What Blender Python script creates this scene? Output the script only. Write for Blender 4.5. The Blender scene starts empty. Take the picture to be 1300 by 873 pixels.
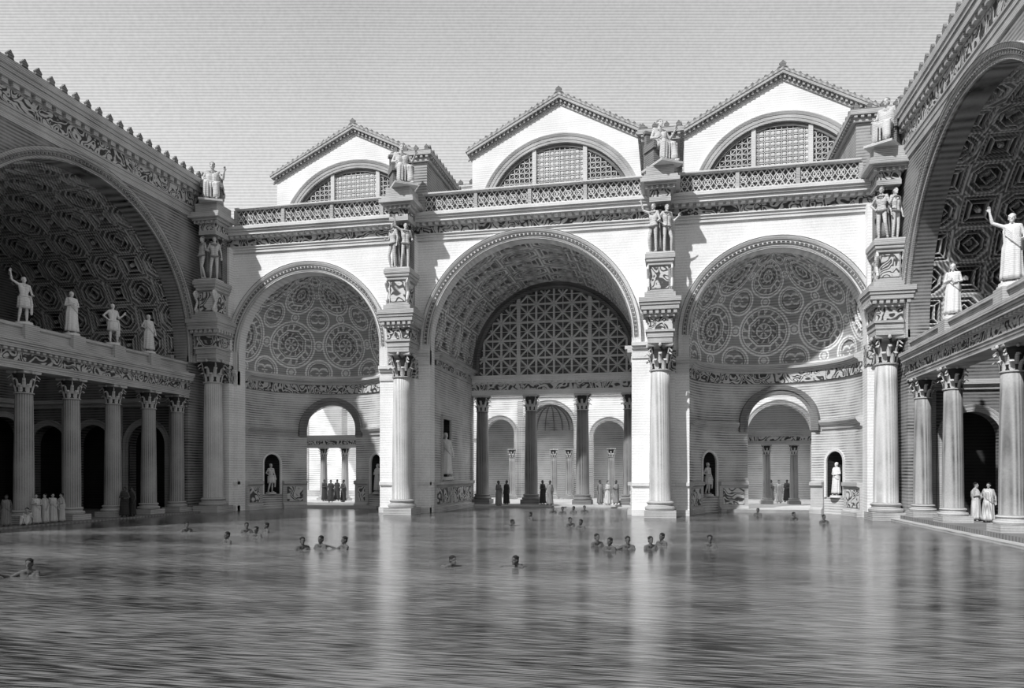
import bpy, math, random
import numpy as np
from mathutils import Vector, Matrix
random.seed(4)
sc = bpy.context.scene
C = sc.collection
PI = math.pi
sin, cos, sqrt = math.sin, math.cos, math.sqrt
try:
    sc.view_settings.view_transform = 'Standard'
except Exception:
    pass

# ------------------------------------------------------------------ camera
TH = math.atan(200/950.0); ST, CT = sin(TH), cos(TH)
EYE = 2.45
cam_d = bpy.data.cameras.new('camera'); cam = bpy.data.objects.new('camera', cam_d); C.objects.link(cam)
cam.location = (0, 0, EYE); cam.rotation_euler = (PI/2, 0, TH)
cam_d.sensor_width = 36; cam_d.lens = 36*950/1300.0
cam_d.shift_y = 163.5/1300.0; cam_d.clip_end = 500; cam_d.clip_start = .05
sc.camera = cam

def at(px, py, z=0.0):
    d = (EYE-z)*950.0/(py-600.0); t = (px-650)/950.0
    return (d*(t*CT-ST), d*(CT+t*ST))
def on_y(px, Y):
    t = (px-650)/950.0; d = Y/(CT+t*ST)
    return d*(t*CT-ST)
def on_x(px, X):
    t = (px-650)/950.0; d = X/(t*CT-ST)
    return d*(CT+t*ST)

# ------------------------------------------------------------------ materials
def stone(name, tone, contrast=.15, freq=6.5, axis='Z', brick=0, attr=False, carve=0.0, cscale=5.0, rough=.9, warp=1.5):
    m = bpy.data.materials.new(name); m.use_nodes = True
    nt = m.node_tree; N = nt.nodes; L = nt.links
    b = N['Principled BSDF']; b.inputs['Roughness'].default_value = rough
    b.inputs['Specular IOR Level'].default_value = .2
    geo = N.new('ShaderNodeNewGeometry'); sep = N.new('ShaderNodeSeparateXYZ'); L.new(geo.outputs['Position'], sep.inputs[0])
    def mth(op, a, bb=None, clamp=False):
        n = N.new('ShaderNodeMath'); n.operation = op; n.use_clamp = clamp
        for i, x in enumerate((a, bb)):
            if x is None: continue
            if isinstance(x, (int, float)): n.inputs[i].default_value = x
            else: L.new(x, n.inputs[i])
        return n.outputs[0]
    no = N.new('ShaderNodeTexNoise'); no.inputs['Scale'].default_value = .9; no.inputs['Detail'].default_value = 3
    L.new(geo.outputs['Position'], no.inputs['Vector'])
    if axis == 'V': co = mth('ADD', sep.outputs['X'], sep.outputs['Y'])
    elif axis == 'D': co = mth('ADD', mth('ADD', sep.outputs['X'], mth('MULTIPLY', sep.outputs['Y'], .7)), mth('MULTIPLY', sep.outputs['Z'], .8))
    else: co = sep.outputs[axis]
    ph = mth('ADD', mth('MULTIPLY', co, freq*2*PI), mth('MULTIPLY', no.outputs['Fac'], warp*2))
    st_ = mth('ADD', mth('MULTIPLY', mth('SINE', ph), .5), .5)
    no2 = N.new('ShaderNodeTexNoise'); no2.inputs['Scale'].default_value = .35; no2.inputs['Detail'].default_value = 5
    L.new(geo.outputs['Position'], no2.inputs['Vector'])
    nw = N.new('ShaderNodeTexNoise'); nw.inputs['Scale'].default_value = .8; nw.inputs['Detail'].default_value = 4
    L.new(geo.outputs['Position'], nw.inputs['Vector'])
    wgt = mth('MULTIPLY', mth('SUBTRACT', nw.outputs['Fac'], .22, True), 3.4*contrast)
    mod = mth('SUBTRACT', 1.0, mth('MULTIPLY', st_, wgt))
    gr = N.new('ShaderNodeTexNoise'); gr.inputs['Scale'].default_value = 16; gr.inputs['Detail'].default_value = 2
    L.new(geo.outputs['Position'], gr.inputs['Vector'])
    mod = mth('MULTIPLY', mod, mth('ADD', .82, mth('MULTIPLY', gr.outputs['Fac'], .36)))
    mod = mth('MULTIPLY', mod, mth('ADD', .84, mth('MULTIPLY', no2.outputs['Fac'], .32)))
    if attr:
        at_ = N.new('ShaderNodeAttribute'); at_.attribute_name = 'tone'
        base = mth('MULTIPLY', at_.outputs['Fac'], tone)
    else:
        base = tone
    val = mth('MULTIPLY', mod, base)
    if brick:
        bt = N.new('ShaderNodeTexBrick'); bt.inputs['Scale'].default_value = 1.0
        bt.inputs['Brick Width'].default_value = 1.5; bt.inputs['Row Height'].default_value = .55
        bt.inputs['Mortar Size'].default_value = .012
        cmb = N.new('ShaderNodeCombineXYZ'); L.new(mth('ADD', sep.outputs['X'], sep.outputs['Y']), cmb.inputs[0]); L.new(sep.outputs['Z'], cmb.inputs[1])
        L.new(cmb.outputs[0], bt.inputs['Vector'])
        val = mth('MULTIPLY', val, mth('SUBTRACT', 1.0, mth('MULTIPLY', bt.outputs['Fac'], brick)))
    if carve > 0:
        # scrolling carved foliage: contour curls of a smooth noise field
        nd = N.new('ShaderNodeTexNoise'); nd.inputs['Scale'].default_value = cscale; nd.inputs['Detail'].default_value = .6; nd.inputs['Distortion'].default_value = 1.2
        L.new(geo.outputs['Position'], nd.inputs['Vector'])
        wv = mth('ADD', mth('MULTIPLY', mth('SINE', mth('MULTIPLY', nd.outputs['Fac'], 34.0)), .5), .5)
        rp = N.new('ShaderNodeMapRange'); rp.inputs[1].default_value = .15; rp.inputs[2].default_value = .6
        rp.inputs[3].default_value = 1-carve; rp.inputs[4].default_value = 1.0
        L.new(wv, rp.inputs[0])
        val = mth('MULTIPLY', val, rp.outputs[0])
        bm = N.new('ShaderNodeBump'); bm.inputs['Strength'].default_value = .6; bm.inputs['Distance'].default_value = .08
        L.new(rp.outputs[0], bm.inputs['Height']); L.new(bm.outputs[0], b.inputs['Normal'])
    cc = N.new('ShaderNodeCombineColor')
    for i in range(3): L.new(val, cc.inputs[i])
    L.new(cc.outputs[0], b.inputs['Base Color'])
    return m

M = {}
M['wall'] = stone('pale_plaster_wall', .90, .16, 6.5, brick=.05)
M['wallx'] = stone('exedra_wall', .66, .5, 6.5, brick=.04)
M['wallr'] = stone('recess_wall', .64, .45, 6.5)
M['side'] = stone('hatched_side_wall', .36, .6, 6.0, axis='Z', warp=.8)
M['wall2'] = stone('grey_ashlar', .48, .5, 6.0)
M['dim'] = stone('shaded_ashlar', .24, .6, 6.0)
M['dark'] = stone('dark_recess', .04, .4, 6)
M['bright'] = stone('bright_far_wall', .74, .35, 5.0)
M['trim'] = stone('moulding_stone', .78, .25, 12.0)
M['trimm'] = stone('weathered_moulding_stone', .56, .4, 11.0)
M['trimd'] = stone('dark_moulding_stone', .26, .5, 9.0)
M['frieze'] = stone('carved_frieze', .60, .2, 9.0, carve=.88, cscale=1.5)
M['relief'] = stone('carved_relief', .66, .15, 8.0, carve=.85, cscale=1.2)
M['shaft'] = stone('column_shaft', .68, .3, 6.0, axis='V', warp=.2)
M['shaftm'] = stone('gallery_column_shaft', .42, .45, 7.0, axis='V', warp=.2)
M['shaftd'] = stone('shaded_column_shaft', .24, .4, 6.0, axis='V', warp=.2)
M['cap'] = stone('capital_leaves', .60, .35, 14.0)
M['capd'] = stone('capital_bell', .06, .3, 12.0)  # near black: the shade between the leaves is put into the colour
M['roof'] = stone('roof_tile', .5, .4, 3.0, axis='X')
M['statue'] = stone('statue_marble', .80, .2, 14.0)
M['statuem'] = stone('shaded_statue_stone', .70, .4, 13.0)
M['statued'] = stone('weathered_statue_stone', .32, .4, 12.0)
M['dome'] = stone('dome_stucco', 1.0, .3, 6.5, attr=True)
M['vault'] = stone('coffered_vault_stone', .80, .45, 6.0, axis='D', attr=True, warp=.6)
M['vaultc'] = stone('middle_vault_stone', .92, .4, 6.0, attr=True)
M['lat'] = stone('lattice_stone', .72, .2, 8.0)
M['latd'] = stone('lattice_mid', .84, .2, 8.0)
M['pane'] = stone('window_pane', .20, .5, 6.0, rough=.5)
M['paneg'] = stone('gable_window_pane', .18, .5, 6.0, rough=.6)
M['panel'] = stone('balustrade_panel', .15, .4, 7.0)
M['floor'] = stone('marble_floor', .50, .3, 3.0, axis='Y')
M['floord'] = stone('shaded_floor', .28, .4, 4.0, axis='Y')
M['skin'] = stone('bather_skin', .12, .3, 24)
M['skinl'] = stone('pale_skin', .45, .2, 20)
M['hair'] = stone('dark_hair', .025, .3, 20)
M['eye'] = stone('eye_and_lip', .03, 0, 20)
M['toga'] = stone('white_toga_cloth', .72, .4, 16, axis='V')
M['togad'] = stone('dark_cloak_cloth', .06, .3, 12)
M['togam'] = stone('grey_tunic_cloth', .26, .4, 14, axis='V')

def water_mat():
    m = bpy.data.materials.new('rippled_water'); m.use_nodes = True
    nt = m.node_tree; N = nt.nodes; L = nt.links; b = N['Principled BSDF']
    geo = N.new('ShaderNodeNewGeometry')
    def noise(sx, sy, det, dist=0):
        mp = N.new('ShaderNodeMapping'); mp.inputs['Scale'].default_value = (sx, sy, 1); mp.inputs['Rotation'].default_value = (0, 0, -TH)
        L.new(geo.outputs['Position'], mp.inputs[0])
        n = N.new('ShaderNodeTexNoise'); n.inputs['Scale'].default_value = 1.0; n.inputs['Detail'].default_value = det; n.inputs['Distortion'].default_value = dist
        L.new(mp.outputs[0], n.inputs['Vector']); return n.outputs['Fac']
    def mth(op, a, bb=None):
        n = N.new('ShaderNodeMath'); n.operation = op
        for i, x in enumerate((a, bb)):
            if x is None: continue
            if isinstance(x, (int, float)): n.inputs[i].default_value = x
            else: L.new(x, n.inputs[i])
        return n.outputs[0]
    fine = noise(1.6, 34.0, 1); mid = noise(.7, 14.0, 3); big = noise(.10, .34, 3)
    bp = N.new('ShaderNodeBump'); bp.inputs['Strength'].default_value = .22; bp.inputs['Distance'].default_value = .012
    L.new(mth('ADD', mth('MULTIPLY', fine, .5), mth('MULTIPLY', mid, 1.0)), bp.inputs['Height']); L.new(bp.outputs[0], b.inputs['Normal'])
    cr = N.new('ShaderNodeValToRGB'); cr.color_ramp.elements[0].position = .45; cr.color_ramp.elements[1].position = .56
    cr.color_ramp.elements[0].color = (.015, .015, .015, 1); cr.color_ramp.elements[1].color = (.27, .27, .27, 1)
    f = mth('ADD', mth('MULTIPLY', fine, .50), mth('ADD', mth('MULTIPLY', mid, .26), mth('MULTIPLY', big, .24)))
    L.new(f, cr.inputs[0]); L.new(cr.outputs[0], b.inputs['Base Color'])
    L.new(mth('ADD', .08, mth('MULTIPLY', big, .20)), b.inputs['Roughness']); b.inputs['Specular IOR Level'].default_value = .36
    return m
M['water'] = water_mat()

# ------------------------------------------------------------------ mesh builder
class MB:
    def __init__(s): s.v = []; s.f = []
    def add(s, vs, fs):
        o = len(s.v); s.v += [tuple(p) for p in vs]; s.f += [tuple(i+o for i in f) for f in fs]
    def box(s, x0, x1, y0, y1, z0, z1):
        s.add([(x0,y0,z0),(x1,y0,z0),(x1,y1,z0),(x0,y1,z0),(x0,y0,z1),(x1,y0,z1),(x1,y1,z1),(x0,y1,z1)],
              [(0,3,2,1),(4,5,6,7),(0,1,5,4),(1,2,6,5),(2,3,7,6),(3,0,4,7)])
    def mbox(s, mp, a0, a1, b0, b1, c0, c1):
        s.add([mp(a0,b0,c0),mp(a1,b0,c0),mp(a1,b0,c1),mp(a0,b0,c1),mp(a0,b1,c0),mp(a1,b1,c0),mp(a1,b1,c1),mp(a0,b1,c1)],
              [(0,3,2,1),(4,5,6,7),(0,1,5,4),(1,2,6,5),(2,3,7,6),(3,0,4,7)])
    def quad(s, *p): s.add(p, [tuple(range(len(p)))])
    def loft(s, rings, close=True, caps=True):
        n = len(rings[0]); o = len(s.v)
        for r in rings: s.v += [tuple(p) for p in r]
        for i in range(len(rings)-1):
            for j in range(n if close else n-1):
                k = (j+1) % n
                s.f.append((o+i*n+j, o+i*n+k, o+(i+1)*n+k, o+(i+1)*n+j))
        if caps and close:
            s.f.append(tuple(o+j for j in range(n))[::-1]); s.f.append(tuple(o+(len(rings)-1)*n+j for j in range(n)))
    def lathe(s, prof, c=(0,0,0), n=20, sx=1, sy=1):
        s.loft([[(c[0]+r*cos(2*PI*j/n)*sx, c[1]+r*sin(2*PI*j/n)*sy, c[2]+z) for j in range(n)] for r, z in prof])
    def frame(s, d):
        d = Vector(d).normalized(); u = d.orthogonal().normalized(); return d, u, d.cross(u)
    def capsule(s, p0, p1, r0, r1, n=10):
        p0 = Vector(p0); p1 = Vector(p1); d = p1-p0
        if d.length < 1e-6: d = Vector((0,0,1e-3))
        d, u, w = s.frame(d); rings = []
        for a in (-80, -45, 0): rings.append((p0+d*r0*sin(math.radians(a)), r0*cos(math.radians(a))))
        for a in (0, 45, 80): rings.append((p1+d*r1*sin(math.radians(a)), r1*cos(math.radians(a))))
        s.loft([[c+u*r*cos(2*PI*j/n)+w*r*sin(2*PI*j/n) for j in range(n)] for c, r in rings])
    def bar(s, p0, p1, r, n=4):
        p0 = Vector(p0); p1 = Vector(p1); d, u, w = s.frame(p1-p0)
        s.loft([[c+u*r*cos(2*PI*j/n+PI/4)+w*r*sin(2*PI*j/n+PI/4) for j in range(n)] for c in (p0, p1)])
    def ell(s, c, r, n=14, m=9):
        rings = []
        for i in range(1, m):
            a = -PI/2+PI*i/m
            rings.append([(c[0]+r[0]*cos(a)*cos(2*PI*j/n), c[1]+r[1]*cos(a)*sin(2*PI*j/n), c[2]+r[2]*sin(a)) for j in range(n)])
        s.loft(rings)
    def path(s, pts, r, n=6):
        for a, b in zip(pts[:-1], pts[1:]): s.capsule(a, b, r, r, n)
    def build(s, name, mat, parent=None, smooth=False):
        me = bpy.data.meshes.new(name); me.from_pydata(s.v, [], s.f); me.update()
        if smooth: me.polygons.foreach_set('use_smooth', [True]*len(me.polygons))
        me.materials.append(mat)
        o = bpy.data.objects.new(name, me); C.objects.link(o)
        if parent: o.parent = parent
        return o

def tag(o, label, cat, group=None, kind=None):
    o['label'] = label
    if cat: o['category'] = cat
    if group: o['group'] = group
    if kind: o['kind'] = kind
    return o
def st(o, label=None):
    o['kind'] = 'structure'
    if label: o['label'] = label
    return o
def empty(name, loc=(0,0,0), rz=0, sc_=1):
    o = bpy.data.objects.new(name, None); C.objects.link(o); o.location = loc; o.rotation_euler = (0,0,rz)
    o.scale = (sc_,)*3; o.empty_display_size = .2
    return o
def dup(o, parent=None):
    c = o.copy(); C.objects.link(c)
    c.parent = parent
    for ch in [x for x in bpy.data.objects if x.parent == o]: dup(ch, c)
    return c

def npgrid(name, P, tone, mat, parent=None):
    nu, nv = tone.shape
    idx = np.arange(nu*nv).reshape(nu, nv)
    F = np.stack([idx[:-1,:-1], idx[1:,:-1], idx[1:,1:], idx[:-1,1:]], -1).reshape(-1, 4)
    me = bpy.data.meshes.new(name); me.from_pydata(P.reshape(-1,3).tolist(), [], F.tolist()); me.update()
    a = me.attributes.new('tone', 'FLOAT', 'POINT'); a.data.foreach_set('value', tone.astype(np.float32).ravel())
    me.materials.append(mat)
    o = bpy.data.objects.new(name, me); C.objects.link(o)
    if parent: o.parent = parent
    return o

# wall frames: a along, b up, c away from the court
YW = 43.4; XL = -29.1; XR = 11.8
mpB = lambda a, b, c: (a, YW+c, b)
mpL = lambda a, b, c: (XL-c, a, b)
mpR = lambda a, b, c: (XR+c, a, b)

def arch_wall(m, mp, a0, a1, b0, top, ca, R, cb, c0, c1, n=56, base=None):
    tp = top if callable(top) else (lambda a: top)
    base = b0 if base is None else base
    def strip(x0, x1, k=1):
        for i in range(k):
            u, v = x0+(x1-x0)*i/k, x0+(x1-x0)*(i+1)/k
            for c in (c0, c1): m.quad(mp(u,b0,c), mp(v,b0,c), mp(v,tp(v),c), mp(u,tp(u),c))
    strip(a0, ca-R, 4); strip(ca+R, a1, 4)
    pts = [(ca-R*cos(PI*i/n), cb+R*sin(PI*i/n)) for i in range(n+1)]
    for (x, z), (x2, z2) in zip(pts[:-1], pts[1:]):
        for c in (c0, c1): m.quad(mp(x,z,c), mp(x2,z2,c), mp(x2,tp(x2),c), mp(x,tp(x),c))
        m.quad(mp(x,z,c0), mp(x2,z2,c0), mp(x2,z2,c1), mp(x,z,c1))
    for sx in (-1, 1):
        m.quad(mp(ca+sx*R,base,c0), mp(ca+sx*R,cb,c0), mp(ca+sx*R,cb,c1), mp(ca+sx*R,base,c1))
    for e in (a0, a1): m.quad(mp(e,b0,c0), mp(e,tp(e),c0), mp(e,tp(e),c1), mp(e,b0,c1))
    N_ = 24
    for i in range(N_):
        u, v = a0+(a1-a0)*i/N_, a0+(a1-a0)*(i+1)/N_
        m.quad(mp(u,tp(u),c0), mp(v,tp(v),c0), mp(v,tp(v),c1), mp(u,tp(u),c1))

def archivolt(m, mp, ca, cb, R, prof, foot, n=56):
    rings = []
    rings.append([mp(ca-(R+dr), foot, c) for dr, c in prof])
    for i in range(n+1):
        t = PI*i/n
        rings.append([mp(ca-(R+dr)*cos(t), cb+(R+dr)*sin(t), c) for dr, c in prof])
    rings.append([mp(ca+(R+dr), foot, c) for dr, c in prof])
    m.loft(rings, close=True)
ARCHP = lambda w, p: [(0,.1),(0,-p*.5),(w*.3,-p*.5),(w*.3,-p*.75),(w*.62,-p*.75),(w*.66,-p*1.0),(w*.92,-p*1.5),(w,-p*1.5),(w,.1)]
def beads(mp, ca, cb, R, w, p, parent, step=.24):
    m = MB(); r = R+w*.46; n = int(PI*r/step)
    for i in range(n):
        t = PI*(i+.5)/n; dt = .3*PI/n
        q = [(ca-rr*cos(tt), cb+rr*sin(tt)) for rr, tt in ((r-.05,t-dt),(r+.05,t-dt),(r+.05,t+dt),(r-.05,t+dt))]
        m.loft([[mp(x, z, -p*.7) for x, z in q], [mp(x, z, -p*.75-.05) for x, z in q]])
    for rr in (R+.02, R+w*.3, R+w*.64, R+w+.01):   # dark bars drawing in the undercut shade between the mouldings
        a = [mp(ca-rr*cos(PI*i/56), cb+rr*sin(PI*i/56), -p*1.0-(.1 if rr > R+w*.6 else .0)) for i in range(57)]
        for u, v in zip(a[:-1], a[1:]): m.bar(u, v, .018)
    m.build('egg_and_dart_course', M['trimd'], parent)

TR = [0]
def trim(m, label, mat='trim', cat='moulding'):
    TR[0] += 1; o = m.build('trim_%d' % TR[0], M[mat]); return tag(o, label, cat, None, 'structure')
def entab(label, mp, a0, a1, b0, b1, proj, crest=False, fr='frieze', mat='trim', cdepth=.3, dent=.42, group=None):
    h = b1-b0
    m = MB()
    m.mbox(mp, a0, a1, b0, b0+.12*h, -proj*.15, cdepth); m.mbox(mp, a0, a1, b0+.12*h, b0+.22*h, -proj*.22, cdepth)
    m.mbox(mp, a0, a1, b0+.22*h, b0+.26*h, -proj*.32, cdepth)
    r = trim(m, label, mat, 'cornice')
    m = MB(); m.mbox(mp, a0, a1, b0+.26*h, b0+.56*h, -proj*.16, cdepth); m.build('frieze', M[fr], r)
    m = MB(); n = max(2, int((a1-a0)/dent))
    m.mbox(mp, a0, a1, b0+.56*h, b0+.67*h, -proj*.22, cdepth)
    for i in range(n):
        x = a0+(i+.5)*(a1-a0)/n; w = (a1-a0)/n*.28
        m.mbox(mp, x-w, x+w, b0+.58*h, b0+.67*h, -proj*.6, -proj*.2)
    m.build('dentil_course', M[mat], r)
    m = MB(); m.mbox(mp, a0, a1, b0+.67*h, b0+.8*h, -proj*.75, cdepth); m.mbox(mp, a0, a1, b0+.8*h, b0+.88*h, -proj*.88, cdepth)
    m.mbox(mp, a0, a1, b0+.88*h, b1, -proj, cdepth); m.build('cornice', M[mat], r)
    if crest:
        m = MB(); n = int((a1-a0)/.75); m.mbox(mp, a0, a1, b1, b1+.06, -proj*.9, -proj*.9+.16)
        for i in range(n):
            x = a0+(i+.5)*(a1-a0)/n; antefix(m, mp, x, b1, -proj*.9, .2, .42)
        m.build('cresting', M['trimd'], r)
    return r
def antefix(m, mp, a, b, c, w, h):
    prof = [(-1,0),(-.75,.35),(-.95,.6),(-.5,.8),(0,1.1),(.5,.8),(.95,.6),(.75,.35),(1,0)]
    A = [mp(a+x*w, b+z*h, c) for x, z in prof]; B = [mp(a+x*w, b+z*h, c+.14) for x, z in prof]
    m.loft([A, B])

# ------------------------------------------------------------------ columns
def leaf(m, a, r, z0, hl, w):
    nu, nv = 4, 7; rows = []
    for j in range(nv+1):
        v = j/nv
        if v < .8: rr = r*(1+.10*v/.8+.16*(v/.8)**3); zz = z0+hl*v/.8*.92
        else:
            q = (v-.8)/.2*PI*.8; rr = r*(1.26)+r*.2*sin(q)*1.0+r*.14*(1-cos(q)); zz = z0+hl*.92+hl*.1*sin(q)-hl*.12*(1-cos(q))
        ww = w*(1-.55*v*v)
        rows.append([(rr*(1-.06*abs(u/nu*2-1))*cos(a+(u/nu*2-1)*ww), rr*(1-.06*abs(u/nu*2-1))*sin(a+(u/nu*2-1)*ww), zz) for u in range(nu+1)])
    m.loft(rows, close=False)
def capital_mb(r, h, z0):
    m = MB(); bell = MB()
    bell.lathe([(r*.86,z0),(r*.84,z0+.5*h),(r*.93,z0+.75*h),(r*1.15,z0+.87*h),(r*.8,z0+.88*h)], n=20)
    m.lathe([(r*.8,z0-.07*h),(r*.98,z0-.06*h),(r*1.0,z0-.02*h),(r*.8,z0+.01*h)], n=20)
    for k in range(8):
        leaf(m, k*PI/4+PI/8, r*.89, z0, h*.40, .27); leaf(m, k*PI/4, r*.90, z0+h*.22, h*.44, .22)
    for k in range(4):
        a = PI/4+k*PI/2; ca, sa = cos(a), sin(a)
        pts = []
        for i in range(10):
            q = i/9*2.6*PI; rad = r*.22*(1-i/13)
            R = r*1.32+rad*cos(q-PI); z = z0+h*.74+rad*sin(q+PI*.5)*1.0
            pts.append((R*ca, R*sa, z))
        m.path([(r*.95*ca, r*.95*sa, z0+h*.5)]+pts, r*.06, 5)
        b = k*PI/2
        m.ell((r*1.16*cos(b), r*1.16*sin(b), z0+h*.93), (r*.15, r*.15, h*.08), 8, 6)
    A = []
    for k in range(4):
        a = PI/4+k*PI/2
        for j in range(6):
            t = j/6
            p = Vector((cos(a), sin(a))).lerp(Vector((cos(a+PI/2), sin(a+PI/2))), t)*r*1.62
            f = 1-.16*sin(PI*t); A.append((p.x*f, p.y*f))
    m.loft([[(x*.94, y*.94, z0+h*.87) for x, y in A], [(x, y, z0+h*.91) for x, y in A], [(x, y, z0+h) for x, y in A]])
    return m, bell
def make_column(name, H, r, smat='shaft', cmat='cap', bmat='trimm'):
    t = empty(name); bh = r*1.5; ch = r*2.3
    m = MB(); m.box(-r*1.42, r*1.42, -r*1.42, r*1.42, 0, bh*.45)
    m.lathe([(r*1.1,bh*.45),(r*1.36,bh*.47),(r*1.42,bh*.57),(r*1.36,bh*.67),(r*1.2,bh*.70),(r*1.12,bh*.78),(r*1.2,bh*.84),(r*1.26,bh*.9),(r*1.2,bh*.96),(r*1.06,bh)], n=28)
    m.build('base', M[bmat], t, False)
    m = MB(); prof = [(r*1.05,bh)]
    for i in range(9):
        u = i/8; prof.append((r*(1-.15*u**1.7), bh+.05*r+(H-ch-bh-.1*r)*u))
    m.lathe(prof, n=32); m.build('shaft', M[smat], t, True)
    m, bell = capital_mb(r, ch, H-ch); c = m.build('capital', M[cmat], t, False); bell.build('bell', M['capd'], c, True)
    return t

# ------------------------------------------------------------------ the court: back wall
bays = [(-22.3, 4.85, 'left'), (-8.17, 6.05, 'middle'), (5.75, 4.65, 'right')]
CZ = 10.2
edges = [XL, -15.5, -.5, XR]
COLX = [-28.0, -15.5, -.5, 11.0]
PW = [(1.1, .6), (.85, .5), (.5, .8), (.7, .8)]
m = MB()
for (cx, R, nm), e0, e1 in zip(bays, edges[:-1], edges[1:]):
    arch_wall(m, mpB, e0, e1, -1.5, 18.0, cx, R, CZ, 0, .9)
for x, (wl, wr_) in zip(COLX, PW):
    m.mbox(mpB, max(x-wl, XL), min(x+wr_, XR), -1.5, 16.8, -.55, .05)
st(m.build('wall_back', M['wall']), 'pale stone wall at the end of the pool pierced by three great arches')
m = MB()
for x, (wl, wr_) in zip(COLX, PW):
    m.mbox(mpB, max(x-wl-.05, XL), min(x+wr_+.05, XR), 8.15, 9.3, -.62, .02)
o = trim(m, 'carved pilaster capitals behind the giant columns', 'frieze', 'pilaster capital')
for cx, R, nm in bays:
    dz = 0 if nm == 'middle' else -.9; wv = .55 if nm == 'middle' else .62
    m = MB(); archivolt(m, mpB, cx, CZ, R, ARCHP(wv, .18), 9.9+dz)
    r = trim(m, 'moulded archivolt around the %s great arch' % nm, 'trim', 'arch moulding')
    beads(mpB, cx, CZ, R, wv, .18, r)
    i = bays.index((cx, R, nm)); e0 = COLX[i]+PW[i][1]; e1 = COLX[i+1]-PW[i+1][0]
    m = MB()
    for (u, v) in ((e0, cx-R+.0), (cx+R-.0, e1)):
        if v > u:
            for z0, z1, p in ((9.0,9.2,.08),(9.2,9.55,.05),(9.55,9.7,.18),(9.7,9.9,.3)): m.mbox(mpB, u, v, z0+dz, z1+dz, -p, .3)
            m.mbox(mpB, u, v, 0, .35, -.2, .3); m.mbox(mpB, u, v, 1.7, 1.9, -.12, .3)
    trim(m, 'impost and plinth mouldings either side of the %s great arch' % nm)
entab('long entablature over the three great arches, under the balustrade', mpB, XL, XR, 16.5, 18.0, .8, dent=.4)

# balustrades
bal_lab = ['stone lattice balustrade above the left great arch', 'stone lattice balustrade above the middle great arch', 'stone lattice balustrade above the right great arch']
for i in range(3):
    x0, x1 = COLX[i]+1.0, COLX[i+1]-1.0
    t = empty('balustrade', ((x0+x1)/2, YW-.3, 18.0)); tag(t, bal_lab[i], 'balustrade', 'balustrades over the arches')
    hw = (x1-x0)/2
    m = MB(); m.box(-hw, hw, -.2, .2, 0, .14); m.build('bottom_rail', M['trim'], t)
    m = MB(); m.box(-hw, hw, -.22, .22, 1.08, 1.2); m.box(-hw, hw, -.3, .3, 1.14, 1.22); m.build('top_rail', M['trim'], t)
    m = MB(); m.box(-hw, hw, .02, .1, .14, 1.08); m.build('backing_panel', M['panel'], t)
    n = int(2*hw/.62); w = 2*hw/n; m = MB()
    for k in range(n):
        xa = -hw+k*w; xb = xa+w; zc = .61; xm = xa+w/2
        m.bar((xa,-.05,.14), (xb,-.05,1.08), .036); m.bar((xa,-.05,1.08), (xb,-.05,.14), .036)
        m.bar((xa,-.05,zc), (xm,-.05,1.08), .028); m.bar((xm,-.05,1.08), (xb,-.05,zc), .028)
        m.bar((xa,-.05,zc), (xm,-.05,.14), .028); m.bar((xm,-.05,.14), (xb,-.05,zc), .028)
        pts = [(xm+.17*cos(2*PI*q/10), -.06, zc+.17*sin(2*PI*q/10)) for q in range(11)]
        for a_, b_ in zip(pts[:-1], pts[1:]): m.bar(a_, b_, .028)
    m.build('lattice', M['lat'], t)
    for k in range(0, n+1, 5):
        m = MB(); x = -hw+k*w; m.box(x-.1, x+.1, -.18, .16, .14, 1.09); m.build('post', M['trimm'], t)

# ------------------------------------------------------------------ relief patterns
def oct_cell(x, y):
    ax, ay = np.abs(x), np.abs(y)
    q = np.maximum(np.maximum(ax, ay), (ax+ay)/1.414); mx = np.maximum(ax, ay)
    strap = (np.abs(q-.90) < .055) | (np.abs(q-.62) < .04) | (np.abs(ax+ay-.42) < .05)
    d = 2-ax-ay; strap |= (q > 1) & (np.abs(d-.28) < .07)
    orn = (q > .68) & (q < .84) & (np.sin(x*22+3*y)*np.sin(y*22) > .25)
    orn |= (q < .18)
    dep = .14*(q < .85)+.16*(q < .58)
    return strap, orn, dep
def rect_cell(x, y):
    ax, ay = np.abs(x), np.abs(y); mx = np.maximum(ax, ay)
    strap = (np.abs(mx-.93) < .05) | (np.abs(mx-.70) < .035) | ((np.abs(ax-ay) < .05) & (mx > .42) & (mx < .70)) | (np.abs(mx-.42) < .045)
    strap |= (np.hypot(x, y) < .16)
    orn = (mx > .75) & (mx < .88) & (np.sin(x*26)*np.sin(y*26) > .0)
    dep = .12*(mx < .88)+.12*(mx < .66)+.14*(mx < .38)
    return strap, orn, dep
def coffers(S, T, cs, ct):
    i = np.floor(S/cs); j = np.floor(T/ct)
    x = ((S/cs) % 1)*2-1; y = ((T/ct) % 1)*2-1
    a = oct_cell(x, y); b = rect_cell(x, y); par = ((i+j) % 2) == 0
    return tuple(np.where(par, p, q) for p, q in zip(a, b))
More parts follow.
